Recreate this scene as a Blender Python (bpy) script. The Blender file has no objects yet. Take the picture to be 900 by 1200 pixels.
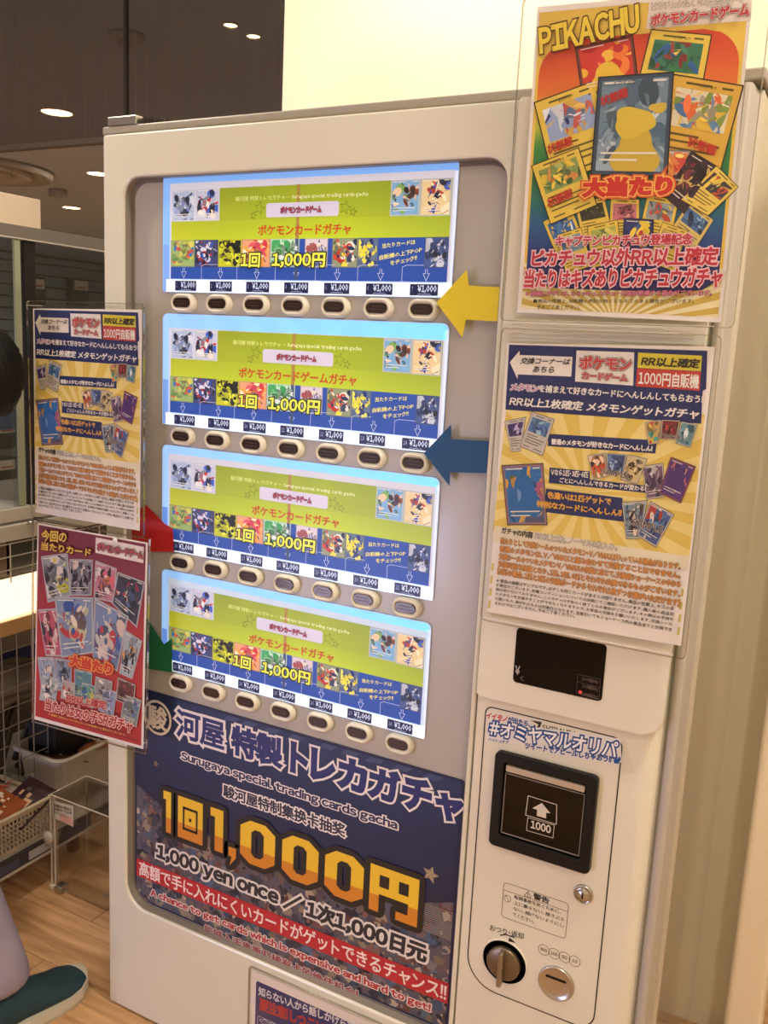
import bpy, bmesh, math, random
from mathutils import Vector, Matrix
random.seed(7)
sc = bpy.context.scene
COL = sc.collection
# ------------------------------------------------------------------ camera
CAM = Vector((1.1491, -1.3301, 1.4696)); FP = 1056.37
def rot3(a, b, c):
    return Matrix.Rotation(a, 3, 'Z') @ Matrix.Rotation(b, 3, 'X') @ Matrix.Rotation(c, 3, 'Y')
RM = rot3(math.radians(27.77117), math.radians(-10.48394), math.radians(-2.82336))
cd = bpy.data.cameras.new('camera'); cd.sensor_fit = 'VERTICAL'; cd.sensor_height = 24; cd.lens = FP * 24 / 1200
cd.clip_start = 0.02; cd.clip_end = 100
cam = bpy.data.objects.new('camera', cd); COL.objects.link(cam)
R = Matrix((RM.col[0], RM.col[2], -RM.col[1])).transposed()
cam.matrix_world = Matrix.Translation(CAM) @ R.to_4x4()
sc.camera = cam
def at(u, v, Y=None, Z=None, X=None):
    d = RM @ Vector(((u - 450) / FP, 1, -(v - 600) / FP))
    t = (Y - CAM.y) / d.y if Y is not None else (Z - CAM.z) / d.z if Z is not None else (X - CAM.x) / d.x
    return CAM + d * t
def xz(p, Y):
    q = at(p[0], p[1], Y=Y); return (q.x, q.z)
# ------------------------------------------------------------------ world, view, lamps
w = bpy.data.worlds.new('world'); sc.world = w; w.use_nodes = True
w.node_tree.nodes['Background'].inputs[0].default_value = (1, .8, .6, 1)
w.node_tree.nodes['Background'].inputs[1].default_value = 0.02
sc.view_settings.view_transform = 'Standard'; sc.view_settings.look = 'None'
sc.view_settings.exposure = -0.12; sc.view_settings.gamma = 1.0
CEIL = 2.7
WARM = (1.0, 0.875, 0.72)
# downlights: x, y, radius, watts
LAMPS = [(-3.19, 2.62, .087, 20), (-6.3, 5.62, .087, 20), (-4.476, 4.2, .087, 20), (-1.291, 1.782, .028, 2),
         (-1.282, 1.923, .028, 2), (0.45, -1.1, .087, 1.2), (1.75, -1.5, .087, 12), (0.3, 0.25, .087, 9), (1.6, -.25, .087, 32),
         (-0.8, -0.35, .087, 17), (1.0, -2.6, .087, 7), (2.1, -2.6, .087, 8), (-1.1, -2.4, .087, 6), (-2.6, -1.2, .087, 12)]
# ------------------------------------------------------------------ materials
def lin(c):
    return tuple(((x / 255) / 12.92 if x / 255 <= .04045 else ((x / 255 + .055) / 1.055) ** 2.4) for x in c[:3])
MATS = {}
def mat(name, col, rough=.5, metal=0, noise=None, bump=0, spec=.5, emit=0, coat=0, scale=(1, 1, 1), nscale=8):
    if name in MATS: return MATS[name]
    m = bpy.data.materials.new(name); m.use_nodes = True; nt = m.node_tree; b = nt.nodes['Principled BSDF']
    L = nt.links.new
    b.inputs['Roughness'].default_value = rough; b.inputs['Metallic'].default_value = metal
    b.inputs['Specular IOR Level'].default_value = spec; b.inputs['Coat Weight'].default_value = coat
    b.inputs['Coat Roughness'].default_value = .08
    c = (*lin(col), 1); b.inputs['Base Color'].default_value = c
    if noise or bump:
        tc = nt.nodes.new('ShaderNodeTexCoord'); mp = nt.nodes.new('ShaderNodeMapping'); mp.inputs['Scale'].default_value = scale
        nz = nt.nodes.new('ShaderNodeTexNoise'); nz.inputs['Scale'].default_value = nscale; nz.inputs['Detail'].default_value = 5
        L(tc.outputs['Object'], mp.inputs[0]); L(mp.outputs[0], nz.inputs[0])
        if noise:
            r = nt.nodes.new('ShaderNodeValToRGB'); r.color_ramp.elements[0].position = .3; r.color_ramp.elements[1].position = .7
            r.color_ramp.elements[0].color = (*lin(noise), 1); r.color_ramp.elements[1].color = c
            L(nz.outputs[0], r.inputs[0]); L(r.outputs[0], b.inputs['Base Color'])
        if bump:
            bp = nt.nodes.new('ShaderNodeBump'); bp.inputs['Strength'].default_value = bump; bp.inputs['Distance'].default_value = .002
            L(nz.outputs[0], bp.inputs['Height']); L(bp.outputs[0], b.inputs['Normal'])
    if emit:
        b.inputs['Emission Color'].default_value = c; b.inputs['Emission Strength'].default_value = emit
    MATS[name] = m; return m
def print_mat(name, rough=.55, emit=0, coat=0):
    m = bpy.data.materials.new(name); m.use_nodes = True; nt = m.node_tree; b = nt.nodes['Principled BSDF']
    a = nt.nodes.new('ShaderNodeVertexColor'); a.layer_name = 'Col'
    nt.links.new(a.outputs[0], b.inputs['Base Color']); b.inputs['Roughness'].default_value = rough
    b.inputs['Coat Weight'].default_value = coat; b.inputs['Coat Roughness'].default_value = .1
    if emit:
        nt.links.new(a.outputs[0], b.inputs['Emission Color']); b.inputs['Emission Strength'].default_value = emit
    MATS[name] = m; return m
def clear_mat(name, tint=(1, 1, 1), gloss=.06, rough=.05, edge=.5):
    m = bpy.data.materials.new(name); m.use_nodes = True; nt = m.node_tree; nt.nodes.remove(nt.nodes['Principled BSDF'])
    L = nt.links.new; out = nt.nodes['Material Output']
    t = nt.nodes.new('ShaderNodeBsdfTransparent'); t.inputs[0].default_value = (*tint, 1)
    g = nt.nodes.new('ShaderNodeBsdfGlossy'); g.inputs['Roughness'].default_value = rough; g.inputs[0].default_value = (.9, .9, .9, 1)
    lw = nt.nodes.new('ShaderNodeLayerWeight'); lw.inputs[0].default_value = .22
    mr = nt.nodes.new('ShaderNodeMapRange'); mr.inputs[3].default_value = gloss; mr.inputs[4].default_value = edge
    mx = nt.nodes.new('ShaderNodeMixShader')
    L(lw.outputs['Fresnel'], mr.inputs[0]); L(mr.outputs[0], mx.inputs[0]); L(t.outputs[0], mx.inputs[1]); L(g.outputs[0], mx.inputs[2])
    L(mx.outputs[0], out.inputs[0]); MATS[name] = m; return m
PRINT = print_mat('printed_paper', .6, coat=.0)
PRINTG = print_mat('printed_glossy', .4, coat=.12)
LIT = print_mat('backlit_print', .4, emit=.40)
LITW = print_mat('backlit_diffuser', .4, emit=.70)
CLEAR = clear_mat('clear_sleeve', (.985, .985, .98), .012, .05, .16)
ACRYL = clear_mat('clear_acrylic', (.98, .975, .965), .06, .03, .6)
GLASS = clear_mat('barrier_glass', (.64, .63, .60), .07, .02, .35)
CASEGL = clear_mat('showcase_glass', (.90, .92, .93), .04, .02, .35)
EDGE = mat('acrylic_edge', (205, 200, 190), .2, spec=.8)
CREAM = mat('cream_enamel', (220, 217, 200), .32, bump=.04, nscale=60, coat=.25)
CREAM2 = mat('cream_plastic', (224, 219, 202), .38, coat=.15)
SIDE = mat('grey_side_enamel', (190, 182, 168), .16, noise=(184, 176, 162), nscale=3, coat=1.0)
TRIMG = mat('light_grey_trim', (178, 172, 164), .4)
PANELG = mat('warm_grey_panel', (182, 178, 172), .30, noise=(177, 173, 167), nscale=4, coat=.15)
GREYW = mat('recess_wall_grey', (140, 132, 124), .45)
BLACKP = mat('black_plastic', (11, 11, 12), .35, spec=.3)
BLACKG = mat('black_gloss', (6, 6, 8), .08, spec=.25, coat=.0 * .3)
LENS = mat('dark_button_lens', (38, 16, 18), .12, coat=.8)
CHROME = mat('brushed_steel', (190, 186, 180), .28, metal=1, bump=.05, nscale=80)
DARKM = mat('dark_metal', (70, 64, 58), .4, metal=.8)
WHITEM = mat('white_metal', (215, 208, 198), .45)
# ------------------------------------------------------------------ object helpers
def tag(o, label=None, cat=None, group=None, kind=None):
    if label: o['label'] = label
    if cat: o['category'] = cat
    if group: o['group'] = group
    if kind: o['kind'] = kind
    return o
def thing(name, label, cat, loc, group=None):
    o = bpy.data.objects.new(name, None); COL.objects.link(o); o.location = loc; o.empty_display_size = .05
    return tag(o, label, cat, group)
def wloc(p):
    v = Vector((0, 0, 0))
    while p is not None: v += p.location; p = p.parent
    return v
def link(name, me, parent=None, m=None, loc=None):
    o = bpy.data.objects.new(name, me); COL.objects.link(o)
    if m is not None and not me.materials: me.materials.append(m)
    if parent is not None: o.parent = parent
    if loc is not None: o.location = loc
    return o
def mesh(name, verts, faces, m, parent=None, smooth=False, cols=None, origin=None):
    """verts in world coordinates; object's origin = its centre"""
    pw = wloc(parent) if parent is not None else Vector((0, 0, 0))
    if origin is None:
        n = max(1, len(verts)); lo = [min(v[i] for v in verts) for i in range(3)]; hi = [max(v[i] for v in verts) for i in range(3)]
        origin = Vector([(lo[i] + hi[i]) / 2 for i in range(3)])
    me = bpy.data.meshes.new(name)
    me.from_pydata([(v[0] - origin[0], v[1] - origin[1], v[2] - origin[2]) for v in verts], [], faces)
    me.materials.append(m)
    if cols:
        a = me.color_attributes.new('Col', 'FLOAT_COLOR', 'CORNER'); buf = []
        for f, c in zip(me.polygons, cols):
            if len(c) and isinstance(c[0], (tuple, list)):
                for k in range(f.loop_total): buf += [*lin(c[k]), 1]
            else:
                buf += [*lin(c), 1] * f.loop_total
        a.data.foreach_set('color', buf)
    if smooth: me.polygons.foreach_set('use_smooth', [True] * len(me.polygons))
    me.update()
    return link(name, me, parent, loc=Vector(origin) - pw)
def bm_out(name, bm, m, parent=None, smooth=False, autos=False):
    me = bpy.data.meshes.new(name)
    lo = [min(v.co[i] for v in bm.verts) for i in range(3)]; hi = [max(v.co[i] for v in bm.verts) for i in range(3)]
    c = Vector([(lo[i] + hi[i]) / 2 for i in range(3)])
    bmesh.ops.translate(bm, verts=bm.verts, vec=-c); bmesh.ops.recalc_face_normals(bm, faces=bm.faces)
    bm.to_mesh(me); bm.free(); me.materials.append(m)
    if smooth: me.polygons.foreach_set('use_smooth', [True] * len(me.polygons))
    pw = wloc(parent) if parent is not None else Vector((0, 0, 0))
    return link(name, me, parent, loc=c - pw)
def bm_box(bm, x0, x1, y0, y1, z0, z1, bev=0, seg=2):
    r = bmesh.ops.create_cube(bm, size=1)
    for v in r['verts']:
        v.co = Vector(((x0 + x1) / 2 + v.co.x * (x1 - x0), (y0 + y1) / 2 + v.co.y * (y1 - y0), (z0 + z1) / 2 + v.co.z * (z1 - z0)))
    if bev:
        es = list({e for v in r['verts'] for e in v.link_edges})
        bmesh.ops.bevel(bm, geom=es, offset=bev, segments=seg, profile=.5, affect='EDGES')
def box(name, x0, x1, y0, y1, z0, z1, m, parent=None, bev=0, seg=2):
    bm = bmesh.new(); bm_box(bm, x0, x1, y0, y1, z0, z1, bev, seg); return bm_out(name, bm, m, parent, smooth=False)
def rrect(x0, x1, z0, z1, r, k=5):
    """rounded rectangle, counter-clockwise seen from the front; r = radius or (bl, br, tr, tl)"""
    if not isinstance(r, (tuple, list)): r = (r,) * 4
    P = []
    for (cx, cz, a0, rr, sx, sz) in ((x0, z0, 180, r[0], 1, 1), (x1, z0, 270, r[1], -1, 1), (x1, z1, 0, r[2], -1, -1), (x0, z1, 90, r[3], 1, -1)):
        for i in range(k + 1):
            a = math.radians(a0 + 90 * i / k)
            P.append((cx + sx * rr + rr * math.cos(a), cz + sz * rr + rr * math.sin(a)))
    return P
def prism(bm, pts, y0, y1, bev=0):
    """outline in XZ extruded from y0 (front) to y1 (back)"""
    a = [bm.verts.new((x, y0, z)) for x, z in pts]; b = [bm.verts.new((x, y1, z)) for x, z in pts]
    n = len(pts); f = bm.faces.new(a); bm.faces.new(b[::-1])
    for i in range(n): bm.faces.new((a[i], b[i], b[(i + 1) % n], a[(i + 1) % n]))
    if bev: bmesh.ops.bevel(bm, geom=list(f.edges), offset=bev, segments=2, profile=.5, affect='EDGES')
def plate(name, pts, y0, y1, m, parent=None, bev=0):
    bm = bmesh.new(); prism(bm, pts, y0, y1, bev); return bm_out(name, bm, m, parent)
def ring(name, outer, inner, y0, y1, m, parent=None, bev=0):
    bm = bmesh.new(); n = len(outer)
    V = [[bm.verts.new((x, y, z)) for x, z in L] for L in (outer, inner) for y in (y0, y1)]
    of, ob, inf, ib = V
    fr = []
    for i in range(n):
        j = (i + 1) % n
        for q in ((of[i], of[j], inf[j], inf[i]), (ob[j], ob[i], ib[i], ib[j]), (of[j], of[i], ob[i], ob[j]), (inf[i], inf[j], ib[j], ib[i])):
            try: bm.faces.new(q)
            except ValueError: pass
    if bev:
        es = [e for e in bm.edges if all(v in of for v in e.verts) or all(v in inf for v in e.verts)]
        bmesh.ops.bevel(bm, geom=es, offset=bev, segments=2, profile=.5, affect='EDGES')
    return bm_out(name, bm, m, parent)
def bm_tube(bm, pts, r, n=8, closed=False):
    pts = [Vector(p) for p in pts]; rings = []; N = len(pts)
    for i, p in enumerate(pts):
        if closed: d = pts[(i + 1) % N] - pts[i - 1]
        else: d = pts[min(i + 1, N - 1)] - pts[max(i - 1, 0)]
        d.normalize(); u = d.cross(Vector((.13, .2, 1)) if abs(d.z) < .9 else Vector((1, .1, 0))).normalized(); v = d.cross(u)
        rr = r[i] if isinstance(r, (list, tuple)) else r
        rings.append([bm.verts.new(p + (u * math.cos(2 * math.pi * k / n) + v * math.sin(2 * math.pi * k / n)) * rr) for k in range(n)])
    for i in range(N if closed else N - 1):
        a, b = rings[i], rings[(i + 1) % N]
        for k in range(n): bm.faces.new((a[k], a[(k + 1) % n], b[(k + 1) % n], b[k]))
    if not closed:
        bm.faces.new(rings[0][::-1]); bm.faces.new(rings[-1])
def tube(name, pts, r, m, parent=None, n=8, closed=False):
    bm = bmesh.new(); bm_tube(bm, pts, r, n, closed); return bm_out(name, bm, m, parent, smooth=True)
def lathe(name, prof, c, axis, m, parent=None, n=32, smooth=True):
    """prof = [(radius, height)], spun round an axis through c ('Y' = towards the viewer, height along -Y; 'Z' = up)"""
    vs, fs = [], []
    for r, h in prof:
        for k in range(n):
            a = 2 * math.pi * k / n
            vs.append((c[0] + r * math.cos(a), c[1] - h, c[2] + r * math.sin(a)) if axis == 'Y' else (c[0] + r * math.cos(a), c[1] + r * math.sin(a), c[2] + h))
    for i in range(len(prof) - 1):
        for k in range(n):
            fs.append((i * n + k, i * n + (k + 1) % n, (i + 1) * n + (k + 1) % n, (i + 1) * n + k))
    if prof[0][0] > 0: fs.append(tuple(range(n))[::-1])
    if prof[-1][0] > 0: fs.append(tuple((len(prof) - 1) * n + k for k in range(n)))
    return mesh(name, vs, fs, m, parent, smooth=smooth)
# ------------------------------------------------------------------ flat print: polygons with their own ink colours
class Ink:
    """collects coloured polygons lying on a vertical sheet at y = Y (front side towards -Y)"""
    def __init__(s, Y, step=.00012): s.Y = Y; s.v = []; s.f = []; s.c = []; s.step = step
    def poly(s, pts, col, layer=0):
        b = len(s.v); s.v += [(x, s.Y - s.step * layer, z) for x, z in pts]
        s.f.append(tuple(range(b, b + len(pts)))); s.c.append(col)
    def px(s, pts, col, layer=0): s.poly([xz(p, s.Y) for p in pts], col, layer)
    def rect(s, x0, x1, z0, z1, col, layer=0): s.poly([(x0, z0), (x1, z0), (x1, z1), (x0, z1)], col, layer)
    def line(s, pts, wd, col, layer=0, closed=False):
        n = len(pts)
        for i in range(n if closed else n - 1):
            (x0, z0), (x1, z1) = pts[i], pts[(i + 1) % n]; d = math.hypot(x1 - x0, z1 - z0) or 1e-9
            ux, uz = (x1 - x0) / d * wd / 2, (z1 - z0) / d * wd / 2
            s.poly([(x0 - ux - uz, z0 - uz + ux), (x0 - ux + uz, z0 - uz - ux), (x1 + ux + uz, z1 + uz - ux), (x1 + ux - uz, z1 + uz + ux)], col, layer + (.15 if i % 2 else 0) + (.3 if closed and i == n - 1 else 0))
    def ell(s, cx, cz, rx, rz, col, layer=0, n=20):
        s.poly([(cx + rx * math.cos(2 * math.pi * k / n), cz + rz * math.sin(2 * math.pi * k / n)) for k in range(n)], col, layer)
    def glyphs(s, text, BL, BR, TL, layers, layer=1, res=1):
        """layers = [(stroke growth in em, colour)], drawn bottom first; BL, BR, TL in sheet XZ"""
        lo, hi = extent(text)
        sx, sz = hi[0] - lo[0], hi[1] - lo[1]
        for i, (g, col) in enumerate(layers):
            V, F = glyph(text, g, res); b = len(s.v); y = s.Y - s.step * (layer + i)
            for (x, z, h) in V:
                a = (x - lo[0]) / sx; t = (z - lo[1]) / sz
                s.v.append((BL[0] + a * (BR[0] - BL[0]) + t * (TL[0] - BL[0]), y - h * .00005, BL[1] + a * (BR[1] - BL[1]) + t * (TL[1] - BL[1])))
            s.f += [tuple(b + k for k in f) for f in F]; s.c += [col] * len(F)
    def text(s, text, BL, BR, TL, layers, layer=1, res=1):
        s.glyphs(text, xz(BL, s.Y), xz(BR, s.Y), xz(TL, s.Y), layers, layer, res)
    def out(s, name, parent, m=None):
        if not s.v: return None
        return mesh(name, s.v, s.f, m or PRINT, parent, cols=s.c)
_G = {}
def raw_text(ch, grow, res):
    cu = bpy.data.curves.new('t', 'FONT'); cu.body = ch; cu.resolution_u = res; cu.bevel_depth = grow; cu.bevel_resolution = 0
    o = bpy.data.objects.new('t', cu); me = bpy.data.meshes.new_from_object(o)
    V = [tuple(v.co) for v in me.vertices]; used = {}; F = []; VV = []
    for p in me.polygons:
        if grow > 0 and sum(V[i][2] for i in p.vertices) / len(p.vertices) < -1e-7: continue
        f = []
        for i in p.vertices:
            if i not in used: used[i] = len(VV); VV.append((V[i][0], V[i][1], max(0, V[i][2]) / grow if grow > 0 else 0))
            f.append(used[i])
        F.append(f)
    bpy.data.objects.remove(o); bpy.data.curves.remove(cu); bpy.data.meshes.remove(me)
    return VV, F
def char_mesh(c, grow, res):
    k = (c, round(grow, 4), res)
    if k not in _G: _G[k] = raw_text(c, grow, res)
    return _G[k]
_p = raw_text('国国', 0, 1)[0]; _q = raw_text('国', 0, 1)[0]
EM = (max(v[0] for v in _p) - min(v[0] for v in _p)) - (max(v[0] for v in _q) - min(v[0] for v in _q))
def layout(text):
    x = 0; out = []
    for c in text:
        if c == ' ': x += .28 * EM; continue
        if 33 <= ord(c) <= 126 or c == '¥':
            f = '￥' if c == '¥' else chr(ord(c) + 0xFEE0); V, _ = char_mesh(f, 0, 1); a, b = min(v[0] for v in V), max(v[0] for v in V)
            out.append((f, x - a + .045 * EM)); x += (b - a) + .09 * EM
        elif c in '、。・': out.append((c, x - (.3 * EM if c == '・' else 0))); x += .5 * EM
        else: out.append((c, x)); x += EM * (.86 if c in 'ャュョッァィゥェォ' else .97)
    return out
def glyph(text, grow, res):
    k = (text, round(grow, 4), res, 'L')
    if k not in _G:
        VV, FF = [], []
        for c, x in layout(text):
            V, F = char_mesh(c, grow * EM, res); b = len(VV); VV += [(v[0] + x, v[1], v[2]) for v in V]; FF += [[b + i for i in f] for f in F]
        _G[k] = (VV, FF)
    return _G[k]
_E = {}
def extent(text):
    if text not in _E:
        V, _ = glyph(text, 0, 1)
        _E[text] = ((min(v[0] for v in V), min(v[1] for v in V)), (max(v[0] for v in V), max(v[1] for v in V)))
    return _E[text]
def clip(poly, a, b, c):
    """keep the half plane a*x + b*y >= c"""
    out = []; n = len(poly)
    for i in range(n):
        p, q = poly[i], poly[(i + 1) % n]; dp = a * p[0] + b * p[1] - c; dq = a * q[0] + b * q[1] - c
        if dp >= 0: out.append(p)
        if (dp >= 0) != (dq >= 0):
            t = dp / (dp - dq); out.append((p[0] + t * (q[0] - p[0]), p[1] + t * (q[1] - p[1])))
    return out
def clipbox(poly, x0, x1, y0, y1):
    for h in ((1, 0, x0), (-1, 0, -x1), (0, 1, y0), (0, -1, -y1)):
        if len(poly) < 3: return []
        poly = clip(poly, *h)
    return poly if len(poly) >= 3 else []
def bil(q, s, t):
    """q = TL, TR, BR, BL ; s to the right, t downwards"""
    a = [q[0][i] + s * (q[1][i] - q[0][i]) for i in (0, 1)]; b = [q[3][i] + s * (q[2][i] - q[3][i]) for i in (0, 1)]
    return (a[0] + t * (b[0] - a[0]), a[1] + t * (b[1] - a[1]))
def art(ink, q, bg, pal, rnd, n=16, box=(0, 1, 0, 1), layer=1, big=1.0, asp=1.0):
    """loose abstract shapes of the palette inside a picture field (TL, TR, BR, BL)"""
    x0, x1, y0, y1 = box; W, H = x1 - x0, y1 - y0
    ink.poly([bil(q, *p) for p in ((x0, y1), (x1, y1), (x1, y0), (x0, y0))], bg, layer)
    n0 = n; n = int(n * 2.6); pal = list(pal) + [bg, tuple(k * .7 for k in bg)]
    for i in range(n):
        c = rnd.choice(pal); j = rnd.uniform(-16, 16); c = tuple(max(0, min(255, k + j)) for k in c)
        cx, cy = x0 + rnd.gauss(.5, .27) * W, y0 + rnd.gauss(.5, .27) * H; f = (1.15 - .85 * i / n) * big
        kind = rnd.random(); a = rnd.uniform(0, 3.14)
        if kind < .45:
            rx, ry = rnd.uniform(.12, .34) * f * W, rnd.uniform(.08, .26) * f * H
            P = [(cx + rx * math.cos(t) * math.cos(a) - ry * math.sin(t) * math.sin(a), cy + rx * math.cos(t) * math.sin(a) + ry * math.sin(t) * math.cos(a)) for t in [2 * math.pi * k / 10 for k in range(10)]]
        elif kind < .75:
            l, w_ = rnd.uniform(.25, .7) * f, rnd.uniform(.03, .09) * f
            dx, dy = math.cos(a), math.sin(a)
            P = [(cx + (-dx * l - dy * w_) * W / 2, cy + (-dy * l + dx * w_) * H / 2), (cx + (dx * l) * W / 2, cy + (dy * l) * H / 2), (cx + (-dx * l * .6 + dy * w_ * 2) * W / 2, cy + (-dy * l * .6 - dx * w_ * 2) * H / 2)]
        else:
            P = [(cx + rnd.uniform(-.25, .25) * f * W, cy + rnd.uniform(-.25, .25) * f * H) for _ in range(3)]
        P = clipbox(P, x0, x1, y0, y1)
        if P: ink.poly([bil(q, *p) for p in P], c, layer + 1 + i * .25 * n0 / n)
    return layer + 1 + n0 * .25
YEL, PUR, BLU = (228, 196, 70), (96, 60, 130), (40, 84, 160)
def card(parent, quad, Y, border, bg, pal, seed, kind='std', n=14, base=2, m=None, lines=True, dark=(40, 34, 30), big=1.0, edge=True, name='printed_card', blobs=()):
    """a printed trading card: border, picture field, caption strip and text lines"""
    rnd = random.Random(seed); ink = Ink(Y); ink.step = .00006
    if edge: ink.poly([bil(quad, *p) for p in ((-.02, 1.015), (1.02, 1.015), (1.02, -.015), (-.02, -.015))], dark, base)
    ink.poly([bil(quad, *p) for p in ((0, 1), (1, 1), (1, 0), (0, 0))], border, base + 1)
    if kind == 'std':
        l = art(ink, quad, bg, pal, rnd, n, (.09, .91, .115, .52), base + 2, big)
        if lines:
            for (a, b, t) in ((.22, .6, .055), (.74, .9, .055), (.1, .55, .6), (.1, .9, .67), (.1, .82, .75), (.1, .7, .82), (.1, .35, .93), (.55, .9, .93)):
                ink.poly([bil(quad, *p) for p in ((a, t + .012), (b, t + .012), (b, t - .012), (a, t - .012))], tuple(k * .45 for k in border), base + 2)
    else:
        l = art(ink, quad, bg, pal, rnd, n, (.045, .955, .035, .965), base + 2, big)
        for bi, (cx, cy, rx, ry, cc) in enumerate(blobs):
            P_ = clipbox([(cx + rx * (1 + .14 * math.sin(3 * t + bi * 2) + .08 * math.sin(5 * t)) * math.cos(t), cy + ry * (1 + .14 * math.sin(3 * t + bi * 2)) * math.sin(t)) for t in [2 * math.pi * q / 28 for q in range(28)]], .045, .955, .035, .965)
            if P_: ink.poly([bil(quad, *p) for p in P_][::-1], cc, l + .3 + bi * .3)
        l += .3 * len(blobs) + .3
        if lines:
            for (a, b, t) in ((.08, .5, .06), (.75, .93, .06), (.1, .85, .78), (.1, .6, .85)):
                ink.poly([bil(quad, *p) for p in ((a, t + .01), (b, t + .01), (b, t - .01), (a, t - .01))], (225, 222, 210), l + 1)
    return ink.out(name, parent, m)
def cardpx(parent, pts, Y, *a, **k): return card(parent, [xz(p, Y) for p in pts], Y, *a, **k)
def copy_obj(o, parent=None, loc=None):
    c = o.copy(); COL.objects.link(c)
    if parent is not None: c.parent = parent
    if loc is not None: c.location = loc
    return c
def copy_tree(o, parent=None, **kw):
    kids = [k for k in KIDS.get(o.name, [])] if False else [k for k in o.children]
    c = copy_obj(o, parent)
    for ch in kids: copy_tree(ch, c)
    return c
# ================================================================== THE SETTING
WALL = mat('warm_white_wall', (238, 232, 206), .7, bump=.15, nscale=120)
WALL2 = mat('pillar_paint', (236, 222, 200), .6, bump=.1, nscale=120)
CEILM = mat('ceiling_paint', (200, 212, 224), .8, bump=.1, nscale=60)
def struct(o): o['kind'] = 'structure'; return o
FX0, FX1, FY0, FY1 = -9.0, 2.6, -4.0, 8.6
fl = struct(box('floor', FX0, FX1, FY0, FY1, -.12, -.012, mat('floor_underlay', (60, 44, 32), .8)))
struct(box('ceiling', FX0, FX1, FY0, FY1, CEIL, CEIL + .1, CEILM))
struct(box('wall_far', FX0, FX1, FY1, FY1 + .1, 0, CEIL, WALL)); struct(box('wall_left', FX0 - .1, FX0, FY0, FY1, 0, CEIL, WALL))
struct(box('wall_right', FX1, FX1 + .1, FY0, FY1, 0, CEIL, WALL)); struct(box('wall_front', FX0, FX1, FY0 - .1, FY0, 0, CEIL, WALL))
struct(box('wall_back', -.213, 1.09, .615, 2.4, 0, CEIL, WALL))
struct(box('trim_1', 1.046, 1.118, .50, .70, 0, CEIL, WALL2, None, .012, 4))
# wooden floor planks
def wood(name, a, b):
    m = bpy.data.materials.new(name); m.use_nodes = True; nt = m.node_tree; L = nt.links.new; bs = nt.nodes['Principled BSDF']
    tc = nt.nodes.new('ShaderNodeTexCoord'); mp = nt.nodes.new('ShaderNodeMapping'); mp.inputs['Scale'].default_value = (1.6, 16, 16)
    oi = nt.nodes.new('ShaderNodeObjectInfo'); ad = nt.nodes.new('ShaderNodeVectorMath'); ad.operation = 'ADD'
    sc_ = nt.nodes.new('ShaderNodeVectorMath'); sc_.operation = 'SCALE'; sc_.inputs[3].default_value = 37.0
    cx = nt.nodes.new('ShaderNodeCombineXYZ'); L(oi.outputs['Random'], cx.inputs[0]); L(oi.outputs['Random'], cx.inputs[1]); L(cx.outputs[0], sc_.inputs[0])
    L(tc.outputs['Object'], ad.inputs[0]); L(sc_.outputs[0], ad.inputs[1]); L(ad.outputs[0], mp.inputs[0])
    nz = nt.nodes.new('ShaderNodeTexNoise'); nz.inputs['Scale'].default_value = 2.2; nz.inputs['Detail'].default_value = 8; nz.inputs['Distortion'].default_value = .8
    L(mp.outputs[0], nz.inputs[0]); r = nt.nodes.new('ShaderNodeValToRGB')
    r.color_ramp.elements[0].position = .32; r.color_ramp.elements[1].position = .68
    r.color_ramp.elements[0].color = (*lin(a), 1); r.color_ramp.elements[1].color = (*lin(b), 1)
    L(nz.outputs[0], r.inputs[0])
    hv = nt.nodes.new('ShaderNodeHueSaturation'); mr = nt.nodes.new('ShaderNodeMapRange'); mr.inputs[3].default_value = .86; mr.inputs[4].default_value = 1.1
    L(oi.outputs['Random'], mr.inputs[0]); L(mr.outputs[0], hv.inputs['Value']); L(r.outputs[0], hv.inputs['Color']); L(hv.outputs[0], bs.inputs['Base Color'])
    bs.inputs['Roughness'].default_value = .42; return m
WOOD = wood('oak_floor_plank', (176, 128, 84), (222, 180, 132))
pm = {}
def plank(ln):
    if ln not in pm:
        bm = bmesh.new(); bm_box(bm, -ln / 2 + .001, ln / 2 - .001, -.0792, .0792, -.012, 0); me = bpy.data.meshes.new('plank'); bm.to_mesh(me); bm.free(); me.materials.append(WOOD); pm[ln] = me
    return pm[ln]
PL = 1.2
for r in range(-9, 11):
    off = {1: -.416, 0: -.93, -1: -.40}.get(r, random.Random(r).uniform(-1, .2))
    yc = r * .16 + .081
    for k in range(-2, 2):
        x0 = off + k * PL; link('plank', plank(PL), fl, loc=Vector((x0 + PL / 2, yc, 0)) - fl.location)
bm = bmesh.new()
for r in range(-25, 54):
    yc = r * .16 + .081
    if not (FY0 + .08 < yc < FY1 - .08): continue
    off = random.Random(r + 500).uniform(-1, .2)
    inner = -9 <= r < 11
    off = {1: -.416, 0: -.93, -1: -.40}.get(r, random.Random(r).uniform(-1, .2)) if inner else off
    for k in range(-8, 4):
        if inner and -2 <= k < 2: continue
        x0, x1 = max(FX0, off + k * PL), min(FX1, off + k * PL + PL)
        if x1 - x0 > .01: bm_box(bm, x0 + .001, x1 - .001, yc - .0792, yc + .0792, -.012, 0)
o = bm_out('distant_planks', bm, WOOD, fl); o['kind'] = 'stuff'
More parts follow.
